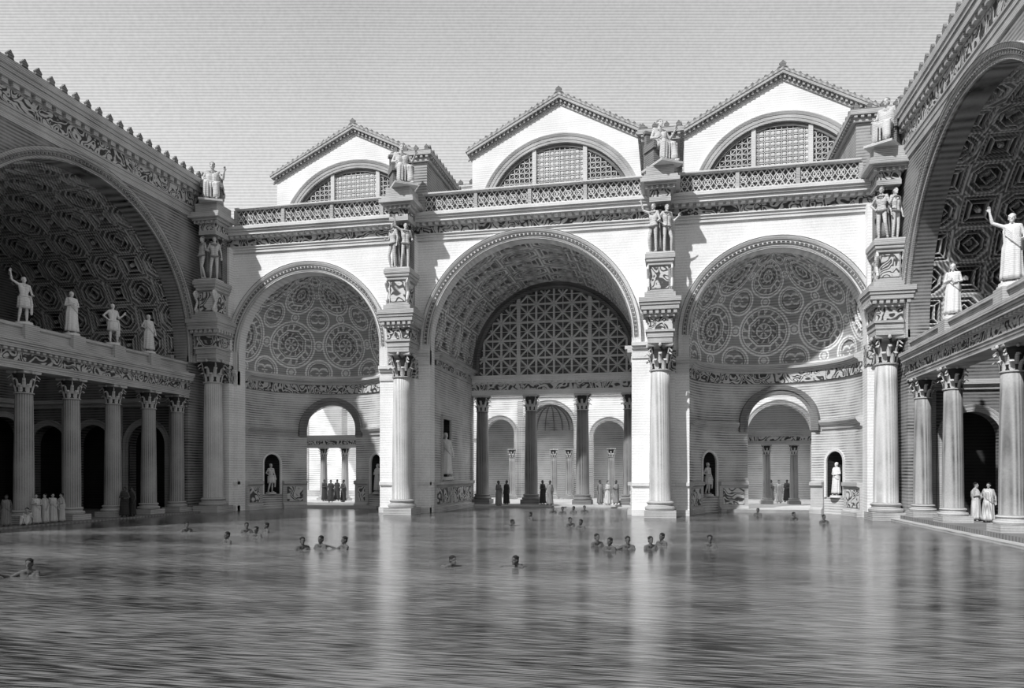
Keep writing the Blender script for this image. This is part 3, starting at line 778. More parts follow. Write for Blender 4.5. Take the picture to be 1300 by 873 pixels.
def hall(mp, nm, D, mat, zf):
    yn = CA+RS
    m = MB(); w = 2*RS/4
    for k in range(4):
        a0 = CA-RS+k*w; arch_wall(m, mp, a0, a0+w, zf, 9.7, a0+w/2, 1.35, 4.6, D, D+.6, n=20)
    n = 40
    pts = [mp(CA-(RS+.6)*cos(PI*i/n), CB+(RS+.6)*sin(PI*i/n), D) for i in range(n+1)]; m.quad(*pts)
    st(m.build('wall_%s_hall_end' % nm, M[mat]), 'arcaded end wall of the %s hall' % nm)
    m = MB(); m.mbox(mp, CA-RS-1, CA+RS+1, zf, 9.7, D+2, D+2.2); m.mbox(mp, CA-RS-1, CA+RS+1, 9.6, 9.8, D, D+2.2); m.mbox(mp, CA+RS, CA+RS+.2, zf, 9.7, D, D+2.2); m.mbox(mp, CA-RS-.2, CA-RS, zf, 9.7, D, D+2.2)
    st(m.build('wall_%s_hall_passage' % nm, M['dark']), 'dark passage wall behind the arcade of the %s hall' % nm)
    m = MB()
    for z0, z1, p in ((6.55,6.8,.15),(6.8,7.1,.3),(9.0,9.3,.2),(9.3,9.7,.4)): m.mbox(mp, CA-RS, CA+RS, z0, z1, D-p, D+.1)
    for k in range(5):
        a = min(max(CA-RS+k*w, CA-RS+.3), CA+RS-.3); m.mbox(mp, a-.28, a+.28, zf, 6.6, D-.18, D+.1)
    for k in range(4): archivolt(m, lambda a, b, c: mp(a, b, D+c), CA-RS+k*w+w/2, 4.6, 1.35, ARCHP(.3, .08), zf, n=20)
    trim(m, 'pilasters and cornices on the end wall of the %s hall' % nm, 'trimm')
    mpn = lambda a, b, c: mp(yn-.0+c, b, a)
    m = MB(); segs = [(1.0,4.9),(4.9,8.8),(8.8,D)]
    for a0, a1 in segs: arch_wall(m, mpn, a0, a1, zf, 9.7, (a0+a1)/2, 1.3, 4.2, 0, .7, n=20)
    st(m.build('wall_%s_hall_side' % nm, M[mat]), 'arched side wall within the %s hall' % nm)
    m = MB(); m.mbox(mpn, .9, D+.4, zf, 9.7, 1.6, 1.8); m.mbox(mpn, .9, D+.4, 9.6, 9.8, .0, 1.8); m.mbox(mpn, D+.2, D+.4, zf, 9.7, 0, 1.8); m.mbox(mpn, .7, .95, zf, 9.7, .3, 1.8)
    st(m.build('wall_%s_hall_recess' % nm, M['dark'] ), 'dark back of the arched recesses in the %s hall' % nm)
    m = MB()
    for a0, a1 in segs:
        archivolt(m, mpn, (a0+a1)/2, 4.2, 1.3, ARCHP(.35, .08), zf, n=20)
        m.mbox(mpn, a0-.25 if a0 > 1 else a0, a0+.25, zf, 6.6, -.15, .1)
    for z0, z1, p in ((6.6,6.85,.12),(6.85,7.1,.28),(9.3,9.7,.3)): m.mbox(mpn, 1.0, D, z0, z1, -p, .1)
    trim(m, 'arch mouldings on the side wall of the %s hall' % nm, 'trimm')
    m = MB(); archivolt(m, lambda a, b, c: mp(CA+a, CB+b, D+c), 0, .5, 4.5, [(0,.1),(0,-.2),(.5,-.25),(.5,.1)], 0, n=30)
    for i in range(-3, 4): m.mbox(mp, CA+i*1.1-.08, CA+i*1.1+.08, CB, CB+.5+sqrt(4.5**2-(i*1.1)**2), D-.12, D+.1)
    for j in range(1, 4): w_ = sqrt(4.5**2-(j*1.2-.5)**2); m.mbox(mp, CA-w_, CA+w_, CB+j*1.2-.06, CB+j*1.2+.06, D-.1, D+.1)
    st(m.build('window_%s_hall' % nm, M['trimd']), 'half round window bars high on the end wall of the %s hall' % nm)
    m = MB(); m.mbox(mp, CA-RS-.6, CA-RS, -.5, 9.9, 1.0, D); st(m.build('wall_%s_hall_near' % nm, M[mat]), 'near side wall of the %s hall' % nm)
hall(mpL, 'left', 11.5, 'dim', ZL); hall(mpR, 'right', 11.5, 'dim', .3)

# ------------------------------------------------------------------ floors, steps, water
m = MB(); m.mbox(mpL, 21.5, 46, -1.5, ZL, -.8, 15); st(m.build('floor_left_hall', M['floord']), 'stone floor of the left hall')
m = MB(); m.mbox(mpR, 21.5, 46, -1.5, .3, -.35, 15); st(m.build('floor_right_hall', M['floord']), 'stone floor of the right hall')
m = MB(); m.mbox(mpR, 21.5, 41.2, -1.5, .12, -.8, -.35); st(m.build('floor_pool_kerb', M['trimm']), 'low stone kerb step beside the pool')
m = MB(); m.box(-40, 26, 52.8, 76, -1.5, .2); m.box(cx-5.8, cx+5.8, 52.4, 52.9, -1.5, .08)
m.box(-26.5, -19.6, 48.2, 52.8, -1.5, .2); m.box(3.4, 10.2, 48.0, 52.8, -1.5, .2)
st(m.build('floor_far_rooms', M['floor']), 'pale floor of the rooms beyond the back wall')
m = MB(); m.box(-46, 28, -14, 53, -1.7, -1.5); st(m.build('floor', M['trimd']), 'floor of the swimming pool')
m = MB()
m.quad((XL+.8,-12,0), (XR-.35,-12,0), (XR-.35,52.9,0), (XL+.8,52.9,0))
m.quad((-46,-12,0), (XL+.8,-12,0), (XL+.8,21.5,0), (-46,21.5,0)); m.quad((XR-.35,-12,0), (28,-12,0), (28,21.5,0), (XR-.35,21.5,0))
tag(m.build('pool_water', M['water']), 'dark rippled water filling the great pool', 'water', None, 'stuff')

# ------------------------------------------------------------------ rooms beyond
mpF = lambda a, b, c: (a, 66+c, b)
m = MB()
FA = [(-40,-18.5,-24.5,5.2,2.4), (-18.5,-13.2,-15.0,6.0,1.3), (-13.2,-7.9,-10.5,6.4,2.2), (-7.9,0,-5.2,5.6,1.4), (0,26,9.0,5.6,2.6)]
for a0, a1, a, b, r_ in FA: arch_wall(m, mpF, a0, a1, .2, 17, a, r_, b, 0, .8, n=30)
st(m.build('wall_far', M['bright']), 'bright far wall seen through the arches')
m = MB(); m.mbox(mpF, -40, 26, .2, 17, 3.8, 4); st(m.build('wall_far_beyond', M['bright']), 'pale wall beyond the far arches')
m = MB()
for a0, a1, a, b, r_ in FA: archivolt(m, mpF, a, b, r_, ARCHP(.36, .12), .2, n=30)
for k in (-38,-34,-30,-28.2,-20.6,-18.0,-13.1,-8.0,-7.6,-3.2,-1,3,5.6,12.4,17,22):
    m.mbox(mpF, k-.22, k+.22, .2, 8.9, -.12, .1)
for z0, z1, p in ((9.2,9.4,.15),(9.4,9.7,.3)): m.mbox(mpF, -40, 26, z0, z1, -p, .1)
for z0, z1, p in ((.2,.8,.15),(5.4,5.6,.1)):
    for a0, a1 in ((-40,-27.4),(-21.6,-16.8),(-3.4,5.6),(12.4,26)): m.mbox(mpF, a0, a1, z0, z1, -p, .1)
trim(m, 'pilasters and arch mouldings on the bright far wall', 'wall2')
m = MB(); rows = []; fx, fr_ = -10.5, 2.2
for i in range(25):
    a = PI*i/24; rows.append([(fx-fr_*cos(a)*cos(e), 66.8+2.2*sin(a)*cos(e), 6.4+fr_*sin(e)) for e in [PI/2*j/8 for j in range(9)]])
m.loft(rows, close=False); st(m.build('ceiling_far_exedra', M['wall2'], None, False), 'ribbed half dome of the far exedra')
m = MB()
for i in range(0, 25, 3):
    a = PI*i/24; m.path([(fx-(fr_-.1)*cos(a)*cos(e), 66.8+2.1*sin(a)*cos(e), 6.4+(fr_-.1)*sin(e)) for e in [PI/2*j/8 for j in range(9)]], .05, 5)
trim(m, 'ribs of the far half dome', 'trimd')
far = make_column('far_column', 4.3, .30, smat='shaftm')
fc = [(on_y(411, 57), 57, 'left of the two small columns seen through the left doorway'), (on_y(438, 57), 57, 'right of the two small columns seen through the left doorway'),
      (on_y(973, 57), 57, 'left of the two small columns seen through the right doorway'), (on_y(1008, 57), 57, 'right of the two small columns seen through the right doorway'),
      (on_y(703, 64), 64, 'small far column left of the far exedra centre, between the inner columns'), (on_y(722, 64), 64, 'small far column right of the far exedra centre, between the inner columns'),
      (on_y(650, 63), 63, 'small far column seen between the first and second inner columns'), (on_y(776, 63), 63, 'small far column seen between the third and fourth inner columns')]
for i, (x, y, l) in enumerate(fc):
    o = far if i == 0 else dup(far); o.location = (x, y, .2); tag(o, l, 'column', 'small columns in the far rooms')
mp57 = lambda a, b, c: (a, 56.7+c, b)
entab('low entablature on the small columns behind the left doorway', mp57, on_y(370, 57), on_y(470, 57), 4.5, 5.5, .2, cdepth=.6, mat='trimm')
entab('low entablature on the small columns behind the right doorway', mp57, on_y(935, 57), on_y(1050, 57), 4.5, 5.5, .2, cdepth=.6, mat='trimm')

# ------------------------------------------------------------------ figures
V = Vector
def hand(m, w, d, side_, curl=.35, nrm=None):
    d = V(d).normalized()
    n = V((0,-1,0)) if nrm is None else V(nrm)
    if abs(d.dot(n)) > .9: n = V((0,0,-1))
    s = d.cross(n).normalized()*side_; n = s.cross(d).normalized()*side_
    w = V(w)
    for k, (o, L) in enumerate(((.03,.068),(.010,.078),(-.010,.072),(-.03,.056))):
        kn = w+d*.088+s*o; m.capsule(w+d*.01+s*o*.5, kn, .015, .0125, 7)
        p1 = kn+(d*cos(curl)+n*sin(curl))*L*.55; m.capsule(kn, p1, .0115, .010, 6)
        m.capsule(p1, p1+(d*cos(curl*2.2)+n*sin(curl*2.2))*L*.5, .010, .0085, 6)
    a = w+d*.025+s*.02; b = w+d*.055+s*.052+n*.01; m.capsule(a, b, .015, .012, 6); m.capsule(b, b+(d*.8+s*.5+n*.2).normalized()*.035, .012, .010, 6)
STAND = dict(P=(0,0,.96), Ch=(0,.0,1.27), N=(0,.015,1.45), H=(0,-.005,1.635),
    sh=[(-.175,.005,1.42),(.175,.005,1.42)], el=[(-.25,.03,1.14),(.25,.03,1.14)], wr=[(-.25,-.06,.90),(.25,-.06,.90)], hd=[(0,-.15,-1),(0,-.15,-1)],
    hip=[(-.09,0,.93),(.09,0,.93)], kn=[(-.11,-.03,.51),(.10,-.01,.51)], an=[(-.12,.02,.085),(.10,.03,.085)], toe=[(-.15,-.13,.035),(.12,-.12,.035)])
CACHE = {}
def body_mesh(key, J0, voxel=.0125):
    if key in CACHE: return CACHE[key]
    J = dict(STAND); J.update(J0); m = MB(); X = V((1,0,0))
    P, Ch, Nk, H = (V(J[k]) for k in ('P','Ch','N','H')); W = (P+Ch)/2
    for i, s in ((0,-1),(1,1)):
        sh, el, wr = V(J['sh'][i]), V(J['el'][i]), V(J['wr'][i]); hp, kn, an, to = V(J['hip'][i]), V(J['kn'][i]), V(J['an'][i]), V(J['toe'][i])
        m.capsule(P+X*s*.07, W+X*s*.05, .105, .09); m.capsule(W+X*s*.05, Ch+X*s*.075, .09, .112); m.capsule(Ch+X*s*.08, sh-X*s*.03, .10, .06)
        m.capsule(Nk+V((0,0,.02)), sh, .05, .058); m.capsule(sh, el, .052, .04); m.capsule(el, el.lerp(wr,.3), .04, .042); m.capsule(el.lerp(wr,.3), wr, .042, .025)
        m.capsule(hp, kn, .088, .056); m.capsule(kn, kn.lerp(an,.35), .054, .06); m.capsule(kn.lerp(an,.35), an, .06, .036)
        m.capsule(an+V((0,0,-.03)), to, .036, .03); m.capsule(an+V((0,.03,-.045)), an, .032, .036)
        hand(m, wr, J['hd'][i], s)
    m.capsule(Nk-V((0,0,.03)), H+V((0,.01,-.03)), .06, .052)
    m.ell(H+V((0,.012,.02)), (.076,.094,.1)); m.ell(H+V((0,-.022,-.045)), (.056,.066,.075)); m.capsule(H+V((0,-.08,.012)), H+V((0,-.104,-.022)), .011, .016, 8)
    for s in (-1, 1): m.ell(H+V((s*.078,.012,-.005)), (.014,.025,.034), 8, 6); m.capsule(H+V((s*.012,-.078,.03)), H+V((s*.05,-.068,.03)), .014, .012, 6)
    m.ell(H+V((0,-.082,-.057)), (.026,.014,.012), 8, 6); m.ell(H+V((0,-.075,-.098)), (.026,.02,.02), 8, 6)
    o = m.build('tmp_body', M['skin']); md = o.modifiers.new('r', 'REMESH'); md.mode = 'VOXEL'; md.voxel_size = voxel; md.use_smooth_shade = True
    sm = o.modifiers.new('s', 'SMOOTH'); sm.iterations = 2; sm.factor = .4
    dg = bpy.context.evaluated_depsgraph_get(); me = bpy.data.meshes.new_from_object(o.evaluated_get(dg)); me.name = 'body_'+key
    bpy.data.objects.remove(o)
    me.materials.clear(); me.materials.append(M['skin']); me.materials.append(M['eye'])
    tg = [(H+V((-.031,-.076,.008)), .015), (H+V((.031,-.076,.008)), .015), (H+V((0,-.096,-.057)), .013), (H+V((.014,-.094,-.057)), .010), (H+V((-.014,-.094,-.057)), .010)]
    for p in me.polygons:
        p.use_smooth = True
        if (p.center-H).length < .14:
            for c, r_ in tg:
                if (p.center-c).length < r_: p.material_index = 1
    CACHE[key] = (me, H, J); return CACHE[key]
_mc = {}
def mesh_with(me, mats, tagk):
    k = (me.name, tagk)
    if k in _mc: return _mc[k]
    c = me.copy(); c.materials.clear()
    for x in mats: c.materials.append(M[x])
    _mc[k] = c; return c
def hair_mb(H):
    m = MB(); m.ell(H+V((0,.026,.035)), (.083,.098,.1), 16, 10); m.ell(H+V((0,.06,-.02)), (.07,.05,.07), 12, 8)
    for k in range(9):
        a = k/9*2*PI; m.ell(H+V((.06*cos(a), .035+.07*sin(a), .075)), (.028,.03,.026), 7, 5)
    return m
def loft_robe(levels, folds=9, amp=.06, n=54, ph=.4):
    m = MB(); rows = []
    for i, (z, rx, ry, ox, oy) in enumerate(levels):
        f = i/(len(levels)-1); r_ = []
        for j in range(n):
            t = 2*PI*j/n; k = 1+amp*f*(sin(folds*t+ph*i)+.4*sin((folds*2-1)*t))
            r_.append((ox+rx*k*cos(t), oy+ry*k*sin(t), z))
        rows.append(r_)
    m.loft(rows); return m
FULL = [(1.475,.075,.07,0,.015),(1.44,.17,.095,0,.01),(1.34,.205,.145,0,0),(1.2,.195,.15,0,0),(1.03,.185,.145,0,0),(.9,.215,.165,0,0),(.65,.225,.18,0,-.005),(.4,.235,.19,0,-.01),(.2,.25,.205,0,-.01),(.1,.26,.21,0,-.01)]
SHORT = [(1.0,.18,.135,0,0),(.95,.205,.155,0,0),(.85,.22,.17,0,0),(.7,.22,.175,0,-.01),(.55,.235,.185,0,-.01)]
def toga_mb():
    m = loft_robe(FULL, 9, .09)
    for k in range(5):
        o = k*.045
        m.path([V((-.17,.02,1.48)), V((-.12,-.13,1.38-o)), V((.02,-.185,1.22-o)), V((.17,-.14,1.06-o)), V((.22,.02,1.0-o)), V((.1,.17,1.1-o)), V((-.1,.16,1.32-o)), V((-.17,.02,1.48))], .026, 6)
    return m
def skirt_mb():
    m = loft_robe(SHORT, 8, .08)
    m.path([V((.2*cos(a), -.0+.155*sin(a), .99+.03*cos(a))) for a in [2*PI*i/14 for i in range(15)]], .028, 6)
    m.path([V((.2,-.08,1.0)), V((.24,-.1,.7)), V((.23,-.08,.35))], .045, 6)
    return m
def mantle_mb():
    m = MB(); rows = []
    for i, (z, w) in enumerate(((1.46,.14),(1.3,.2),(1.0,.21),(.7,.22),(.4,.24),(.15,.26))):
        rows.append([(-w+2*w*j/24, .12+.03*i*.4+.022*sin(j*1.5+i*.4), z) for j in range(25)]+[(w-2*w*j/24, .16+.03*i*.4+.022*sin((24-j)*1.5+i*.4), z) for j in range(25)])
    m.loft(rows)
    m.path([V((-.17,.05,1.47)), V((-.1,-.11,1.42)), V((.06,-.12,1.4)), V((.17,.05,1.47))], .03, 6)
    m.path([V((-.1,.1,1.0)), V((-.19,-.02,.97)), V((-.1,-.13,.93)), V((.08,-.13,.92)), V((.18,-.02,.97)), V((.1,.1,1.0))], .035, 6)
    return m
def fat_robe(key, J0):
    J = dict(STAND); J.update(J0); m = MB(); X = V((1,0,0)); P, Ch = V(J['P']), V(J['Ch'])
    for i, s in ((0,-1),(1,1)):
        hp, kn, an = V(J['hip'][i]), V(J['kn'][i]), V(J['an'][i])
        m.capsule(P+X*s*.07, Ch+X*s*.08, .14, .135); m.capsule(Ch+X*s*.08, V(J['sh'][i]), .125, .07)
        m.capsule(hp, kn, .125, .095); m.capsule(kn, an+V((0,0,.06)), .095, .10)
    m.capsule(V(J['kn'][0])+V((.04,0,-.05)), V(J['kn'][1])+V((-.04,0,-.05)), .08, .08)
    for k in range(5):
        q = k/4; a = V(J['hip'][0]).lerp(V(J['kn'][0]), q)+V((-.1,0,.09)); b = V(J['hip'][1]).lerp(V(J['kn'][1]), q)+V((.1,0,.09)); c = (a+b)/2+V((0,0,-.02)); m.path([a, c, b], .028, 6)
    for k in range(5):
        x = -.16+k*.08; kk = V(J['kn'][0]); m.path([V((x, kk.y-.08, kk.z-.02)), V((x*1.1, V(J['an'][0]).y-.09, .1))], .026, 6)
    o = m.build('tmp', M['toga']); md = o.modifiers.new('r', 'REMESH'); md.mode = 'VOXEL'; md.voxel_size = .018
    dg = bpy.context.evaluated_depsgraph_get(); me = bpy.data.meshes.new_from_object(o.evaluated_get(dg)); bpy.data.objects.remove(o)
    for p in me.polygons: p.use_smooth = True
    return me
POSE = {
 'stand': {},
 'contra': dict(el=[(-.3,.05,1.17),(.26,.03,1.15)], wr=[(-.22,-.16,1.08),(.3,-.05,.92)], hd=[(.4,-.8,.1),(0,-.2,-1)], kn=[(-.14,-.09,.52),(.1,0,.51)], an=[(-.17,.03,.085),(.1,.03,.085)], toe=[(-.21,-.11,.035),(.13,-.12,.035)]),
 'raise': dict(sh=[(-.175,.005,1.45),(.175,.005,1.42)], el=[(-.42,-.03,1.58),(.27,.02,1.15)], wr=[(-.47,-.1,1.84),(.25,-.18,1.03)], hd=[(-.1,-.2,1),(-.1,-1,.2)], kn=[(-.14,-.08,.52),(.1,0,.51)], an=[(-.17,.04,.085),(.1,.03,.085)], toe=[(-.21,-.1,.035),(.13,-.12,.035)]),
 'hold': dict(el=[(-.25,.0,1.15),(.26,.0,1.15)], wr=[(-.1,-.2,1.18),(.12,-.22,1.1)], hd=[(.8,-.4,.2),(-.8,-.4,.1)]),
 'hip': dict(el=[(-.37,.08,1.2),(.28,.03,1.15)], wr=[(-.2,-.06,1.02),(.42,-.12,1.3)], hd=[(.6,-.5,-.4),(.4,-.3,.9)], kn=[(-.1,0,.51),(.15,-.1,.52)], an=[(-.1,.03,.085),(.2,.02,.085)], toe=[(-.12,-.12,.035),(.25,-.12,.035)]),
 'seat': dict(P=(0,.05,.58), Ch=(0,.03,.90), N=(0,.04,1.08), H=(0,.0,1.265), sh=[(-.175,.03,1.05),(.175,.03,1.05)], el=[(-.29,.02,.8),(.33,.0,.86)], wr=[(-.2,-.22,.74),(.38,-.18,1.05)], hd=[(.2,-1,-.1),(.1,-.3,1)],
   hip=[(-.1,.04,.54),(.1,.04,.54)], kn=[(-.14,-.38,.56),(.15,-.38,.52)], an=[(-.15,-.36,.1),(.17,-.46,.1)], toe=[(-.17,-.52,.035),(.2,-.61,.035)]),
 'sitfloor': dict(P=(0,.05,.13), Ch=(0,.1,.44), N=(0,.08,.62), H=(0,.03,.8), sh=[(-.175,.08,.59),(.175,.08,.59)], el=[(-.27,-.05,.38),(.27,-.05,.38)], wr=[(-.16,-.28,.42),(.16,-.28,.42)], hd=[(.5,-.8,-.1),(-.5,-.8,-.1)],
   hip=[(-.1,.04,.12),(.1,.04,.12)], kn=[(-.15,-.3,.42),(.15,-.3,.42)], an=[(-.14,-.42,.085),(.14,-.42,.085)], toe=[(-.15,-.57,.035),(.15,-.57,.035)]),
 'wade': dict(el=[(-.27,-.08,1.16),(.27,-.08,1.16)], wr=[(-.28,-.3,1.10),(.26,-.3,1.10)], hd=[(.1,-1,0),(-.1,-1,0)], kn=[(-.13,-.1,.52),(.1,.0,.51)]),
 'turn': dict(el=[(-.38,-.06,1.32),(.25,-.14,1.18)], wr=[(-.52,-.22,1.42),(.04,-.3,1.2)], hd=[(-.6,-.7,.1),(-.9,-.4,0)]),
 'swim': dict(P=(0,.52,1.12), Ch=(0,.24,1.24), N=(0,.07,1.32), H=(0,-.04,1.47), sh=[(-.17,.08,1.27),(.17,.08,1.27)], el=[(-.36,-.12,1.27),(.36,-.12,1.27)], wr=[(-.2,-.38,1.28),(.2,-.38,1.28)], hd=[(.3,-1,0),(-.3,-1,0)],
   hip=[(-.09,.56,1.1),(.09,.56,1.1)], kn=[(-.2,.95,.98),(.2,.9,1.02)], an=[(-.2,1.33,1.05),(.2,1.3,1.1)], toe=[(-.22,1.5,1.02),(.22,1.46,1.08)]),
}
def person(pose, loc, rz, label, cloth=None, s=1.0, skin='skin', group=None):
    me, H, J = body_mesh(pose, POSE[pose])
    o = bpy.data.objects.new('person', mesh_with(me, [skin, 'eye'], skin)); C.objects.link(o)
    o.location = loc; o.rotation_euler = (0,0,rz); o.scale = (s,)*3; tag(o, label, 'person', group)
    k = 'hair'+pose
    if k not in CACHE:
        h = hair_mb(H).build('hair', M['hair'], None, True); CACHE[k] = h.data; bpy.data.objects.remove(h)
    h = bpy.data.objects.new('hair', CACHE[k]); C.objects.link(h); h.parent = o
    if cloth:
        k = ('cl', cloth, pose == 'sitfloor')
        if k not in CACHE:
            if pose == 'sitfloor':
                dm = fat_robe('sf', POSE[pose]).copy(); dm.materials.clear(); dm.materials.append(M[cloth]); CACHE[k] = dm
            else:
                h = toga_mb().build('toga', M[cloth], None, True); CACHE[k] = h.data; bpy.data.objects.remove(h)
        h = bpy.data.objects.new('toga', CACHE[k]); C.objects.link(h); h.parent = o
    return o
def statue(pose, loc, rz, label, h=2.2, cloth='skirt', mat='statue', group=None, name='statue', parent=None, plinth=True):
    me, H, J = body_mesh(pose, POSE[pose]); s = h/1.9
    t = empty(name, loc, rz, s)
    if parent: t.parent = parent
    else: tag(t, label, 'statue', group)
    z = .12 if plinth else 0
    if plinth:
        m = MB(); m.lathe([(.3,0),(.34,.0),(.34,.04),(.30,.06),(.30,.12),(.2,.12)], n=20); m.build('plinth', M[mat], t)
    f = bpy.data.objects.new('figure', mesh_with(me, [mat, mat], mat)); C.objects.link(f); f.parent = t; f.location = (0,0,z)
    hh = hair_mb(H).build('hair', M[mat], t, True); hh.location = (0,0,z)
    if cloth == 'skirt': d = skirt_mb().build('drapery', M[mat], t, True); d.location = (0,0,z)
    elif cloth == 'toga': d = toga_mb().build('drapery', M[mat], t, True); d.location = (0,0,z)
    return t
FR = fat_robe('seat', POSE['seat'])
def seated(loc, label, h, rz=0, mat='statuem'):
    t = empty('seated_statue', loc, rz, h/1.45); tag(t, label, 'statue', 'seated statues on the roof line')
    me, H, J = body_mesh('seat', POSE['seat'])
    m = MB(); m.box(-.36, .36, -.62, .42, -.06, 0.0); m.build('plinth', M[mat], t)
    m = MB(); m.box(-.3, .3, -.12, .36, 0, .46); m.box(-.3, .3, .26, .36, .46, 1.02); m.box(-.34, -.26, -.2, .36, .46, .66); m.box(.26, .34, -.2, .36, .46, .66); m.box(-.34, .34, .24, .38, 1.02, 1.1); m.build('throne', M['trimd'], t)
    f = bpy.data.objects.new('figure', mesh_with(me, [mat, mat], mat)); C.objects.link(f); f.parent = t
    hair_mb(H).build('hair', M['statued'], t, True)
    c = FR.copy(); c.materials.clear(); c.materials.append(M[mat]); d = bpy.data.objects.new('drapery', c); C.objects.link(d); d.parent = t
for i, x in enumerate(COLX):
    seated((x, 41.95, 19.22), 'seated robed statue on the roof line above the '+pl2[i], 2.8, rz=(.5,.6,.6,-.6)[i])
gp = [('hip','contra'), ('contra','raise'), ('raise','hip'), ('hip','stand')]
for i, x in enumerate(COLX):
    t = empty('statue_group', (x, 41.85, 14.3)); tag(t, 'two statues standing side by side above the '+pl2[i], 'statue group', 'paired statues on the tall pedestals')
    m = MB(); m.box(-.75, .75, -.7, .2, 0, .1); m.build('plinth', M['statuem'], t)
    for j, s_ in ((0,-1),(1,1)):
        me, H, J = body_mesh(gp[i][j], POSE[gp[i][j]])
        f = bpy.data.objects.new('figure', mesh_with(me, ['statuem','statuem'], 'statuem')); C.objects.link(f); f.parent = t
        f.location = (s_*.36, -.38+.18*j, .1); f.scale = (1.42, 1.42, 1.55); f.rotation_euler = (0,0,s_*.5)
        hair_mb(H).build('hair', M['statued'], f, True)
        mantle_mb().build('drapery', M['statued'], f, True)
ls = [('raise','skirt','statue with one arm raised on the left gallery, nearest the viewer'), ('hold','toga','robed statue with folded hands, second on the left gallery'),
      ('hip','skirt','half draped statue with bent arms, third on the left gallery'), ('contra','toga','robed statue, fourth and farthest on the left gallery')]
for (p, c, l), y in zip(ls, LC[:4]): statue(p, (XL-.4, y, 9.32), math.radians(60), l, 2.3, c, group='statues along the left gallery')
statue('hold', (XR+.4, RC[1], 9.17), math.radians(-25), 'robed statue on the right gallery, farther from the viewer', 2.5, 'toga', group='statues along the right gallery')
statue('raise', (XR+.4, RC[2], 9.17), math.radians(-25), 'tall statue raising one arm on the right gallery, nearest the right edge', 2.75, 'toga', group='statues along the right gallery')
for (c, a, nm, side_) in NICHES:
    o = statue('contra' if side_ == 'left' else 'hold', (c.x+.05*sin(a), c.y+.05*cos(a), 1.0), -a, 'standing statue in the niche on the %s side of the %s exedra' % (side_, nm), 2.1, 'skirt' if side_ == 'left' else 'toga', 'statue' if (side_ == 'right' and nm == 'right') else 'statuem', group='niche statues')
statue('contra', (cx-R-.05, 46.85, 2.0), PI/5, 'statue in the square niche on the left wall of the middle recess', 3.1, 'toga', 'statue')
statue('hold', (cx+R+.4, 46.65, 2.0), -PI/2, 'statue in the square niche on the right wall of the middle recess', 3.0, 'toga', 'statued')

# ------------------------------------------------------------------ bathers on dry floor
dry = [
 ('sitfloor',34,None,-28.6,.3,.85,'toga','person in white robe sitting on the left kerb near the photo edge'),
 ('hold',46,None,-28.55,.6,.8,'toga','person in white robe standing just behind the one seated on the left kerb'),
 ('stand',57,None,-28.55,-.4,.8,'toga','second white robed person of the standing row left of the second gallery column'),
 ('contra',67,None,-28.55,.9,.8,'toga','third white robed person of the standing row left of the second gallery column'),
 ('hold',78,None,-28.55,-.7,.8,'toga','white robed person closest to the second left gallery column'),
 ('stand',8,None,-28.6,.4,.8,'togam','grey robed person standing at the very left edge of the photo'),
 ('hold',158,None,-28.55,.3,.92,'togad','dark cloaked person left of the fourth left gallery column'),
 ('stand',168,None,-28.55,-.5,.92,'togad','dark cloaked person right beside the other near the fourth left gallery column'),
 ('hold',412,636,.2,.9,.98,'togad','dark cloaked person at the left of the four in the left doorway'),
 ('stand',420,637.5,.2,.1,.98,'togad','second dark cloaked person from the left in the left doorway'),
 ('contra',428,635.5,.2,-.2,.98,'togad','third dark cloaked person from the left in the left doorway'),
 ('hold',436,637,.2,-.9,.98,'togad','dark cloaked person at the right of the four in the left doorway'),
 ('hold',633,642,.2,.8,.98,'togam','grey robed person left of the pair between the first and second inner columns'),
 ('stand',643,640.5,.2,-.8,.98,'togad','dark robed person right of the pair between the first and second inner columns'),
 ('hold',689,640,.2,.7,.98,'togad','dark robed person just right of the second inner column'),
 ('contra',698,641.5,.2,-.6,.98,'togam','grey robed person between the second and third inner columns'),
 ('stand',762,640,.2,.6,.98,'togam','grey robed person standing right after the third inner column'),
 ('hold',772,641.5,.2,.5,.98,'toga','white robed person left of the pair near the right inner column'),
 ('hold',782,640,.2,-.7,.98,'togam','grey robed person right of the pair near the right inner column'),
 ('hold',979,637,.2,.7,.98,'togam','grey robed person at the left of the group in the right doorway'),
 ('stand',989,638.5,.2,0,.98,'toga','white robed person in the middle of the group in the right doorway'),
 ('hold',999,637,.2,-.7,.98,'togad','dark robed person at the right of the group in the right doorway'),
 ('hold',1239,661,.3,.7,.98,'toga','white robed person on the left of the pair behind the nearest right gallery column'),
 ('contra',1255,663,.3,-.8,.98,'toga','white robed person on the right of the pair behind the nearest right gallery column'),
]
for p, px, py, z, rz, s_, cl, l in dry:
    if py is None: loc = (z, on_x(px, z), ZL)
    else: x, y = at(px, py, z); loc = (x, y, z)
    person(p, loc, rz+.2, l, cl, s_, 'skinl' if cl == 'toga' else 'skin')
